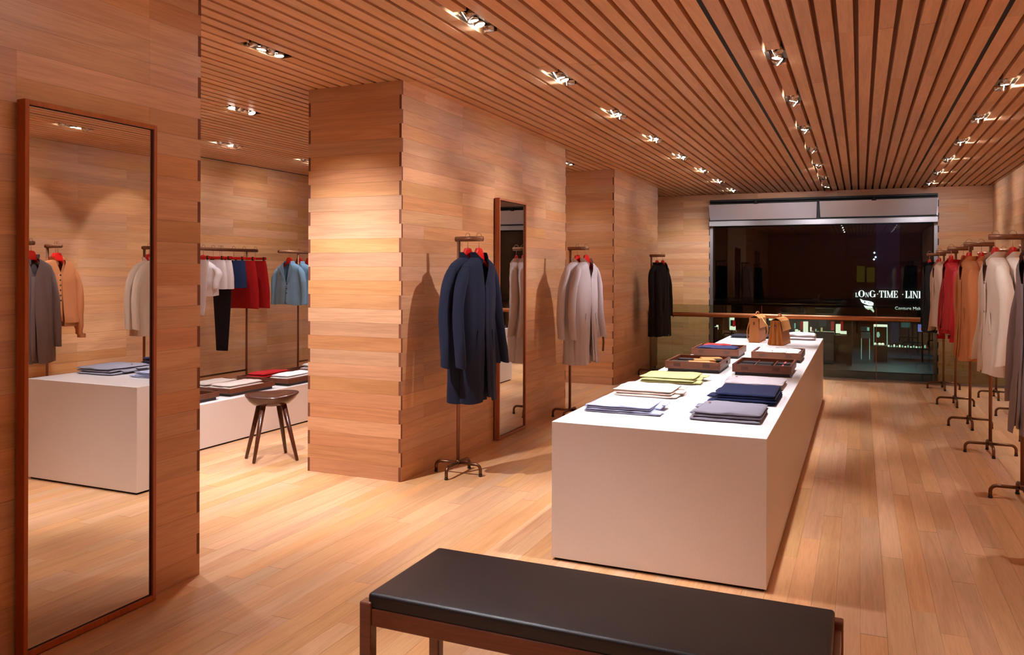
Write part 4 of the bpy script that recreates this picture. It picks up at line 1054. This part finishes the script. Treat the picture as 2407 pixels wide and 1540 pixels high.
stand('lit white box display with red panel at the shop corner', yy, [('box', -.64, -.51, -.20, .06, DSP), ('panel', -.51, -.44, -.12, .14, RDSP), ('jar', -.52, -.31, -.22, -.14, DSP), ('card', -.63, -.53, -.30, -.25, CRM2)])
t = thing('counter_monitor', 'dim grey blue monitor over a white counter stool in the opposite shop', 'monitor', (.02, 26, ZG))
mb = MB(); mb.rbox(0, .25, -.02, .02, .83, .95, .006); mb.build('screen', AQUA, t)
mb = MB(); mb.rbox(.18, .24, -.03, -.02, .84, .94, .004); mb.build('lit_panel', AQL, t)
mb = MB(); mb.rbox(.01, .26, -.10, .1, .62, .78, .01); mb.build('seat', plain('pale blue seat', (150, 176, 188), .5), t)
for lx in (.02, .24): mb = MB(); mb.box(lx, lx+.015, -.1, -.085, 0, .62); mb.build('leg', AQL, t)
mb = MB(); mb.box(.1, .14, -.01, .01, .78, .83); mb.build('neck', DARKM, t)
t = thing('glass_showcase', 'tall lit glass showcase on a dark plinth in the opposite shop', 'showcase', (.37, 25.4, ZG))
mb = MB(); mb.box(0, .36, 0, .36, 0, .46); mb.build('plinth', plain('brown plinth', (70, 60, 52), .6), t)
mb = MB(); mb.box(0, .36, 0, .36, 1.0, 1.05); mb.build('light_top', DSP, t)
for lx, ly in ((0, 0), (.35, 0), (0, .35), (.35, .35)): mb = MB(); mb.box(lx, lx+.012, ly, ly+.012, .46, 1.0); mb.build('corner_post', AQL, t)
for lx in (.05, .16, .24): mb = MB(); mb.lathe([(.03, 0), (.045, .03), (.02, .06)], (lx, .15, .47), 10); mb.build('display_jar', DSP, t, True)
mb = MB(); mb.lathe([(.02, 0), (.05, .06), (.03, .14), (.012, .16)], (.12, .2, .68), 12); mb.build('vase', AQL, t, True)
t = thing('counter_display', 'long glass counter with bluish backlit wall in the opposite shop', 'counter', (.74, 26.2, ZG))
mb = MB(); mb.box(0, 1.1, .6, .64, .35, 1.25); mb.build('back_wall', plain('teal wall', (60, 96, 112), .6), t)
mb = MB(); mb.box(0, 1.1, 0, .4, .30, .36); mb.build('counter_top', plain('teal counter', (80, 120, 130), .3), t)
for q in range(14): mb = MB(); hgt = random.uniform(.03, .10); mb.lathe([(.02, 0), (.025, hgt*.5), (.012, hgt)], (.05+q*.074, .15, .362), 8); mb.build('bottle', AQL if q % 2 else DSP, t, True)
mb = MB(); mb.rbox(.40, .64, .55, .60, .92, 1.22, .01); mb.build('poster', emit('aqua poster', (110, 160, 175), .35), t)
mb = MB(); mb.rbox(.12, .34, .5, .56, .45, 1.24, .02); mb.build('drape', emit('glowing blue drape', (50, 84, 130), .25), t)  # drape cloth glows faintly in place of light falling on it
t = thing('video_screen', 'small glowing violet blue screen in the opposite shop', 'screen', (1.52, 25.6, ZG))
mb = MB(); mb.rbox(0, .24, 0, .04, .88, 1.09, .006); mb.build('screen', BLSP, t)
mb = MB(); mb.rbox(.04, .13, -.004, .0, .93, 1.0, .003); mb.build('picture', emit('pink picture', (214, 150, 190), 1.0), t)
mb = MB(); mb.box(.10, .14, .04, .08, 0, 1.0); mb.build('stand', DARKM, t)
mb = MB()
for q in range(2): mb.box(-.08+q*.25, .13+q*.22, XO-.02, XO-.005, 1.30, 1.76-q*.06)
for q in range(2):
    mb = MB(); mb.box(0, .20, -.02, 0, 0, .44-.04*q); o = mb.build('olive_glow_panel', OLV); o.location = (-.08+q*.25, XO-.001, 1.30); tag(o, 'dim olive glow panel above the word LONG, %s one' % ('left' if q == 0 else 'right'), 'window', 'dim olive glow panels')  # glowing panels added in place of a dim olive reflection
fpart('reflection_panel', (.40, .98, XO-.02, XO, 1.12, 4.4), plain('blue grey panel', (66, 78, 112), .6))  # added panel standing in for a bluish reflected pillar
for a, b in ((.36, 2.10), (.39, 1.98), (.35, 1.92)):
    mb = MB(); mb.lathe([(.001, -.03), (.03, 0), (.001, .03)], (a, -.04, b-ZG), 10); mb.build('street_light', emit('cold street light', (230, 240, 255), 2), fac, True)
area((.8, 27.5, 1.3), (.9, 26, -1), 45, 1.6, (.55, .8, 1), 'shop_light')
area((1.0, 25.0, .15), (1.0, 24.0, -1), 5, 1.0, (.6, .8, 1), 'shop_light')
area((.7, 22.0, 3.6), (.66, 24, 2.6), 5, .8, (.5, .6, 1), 'panel_fill_light')  # unseen lamp added only to light the blue grey panel
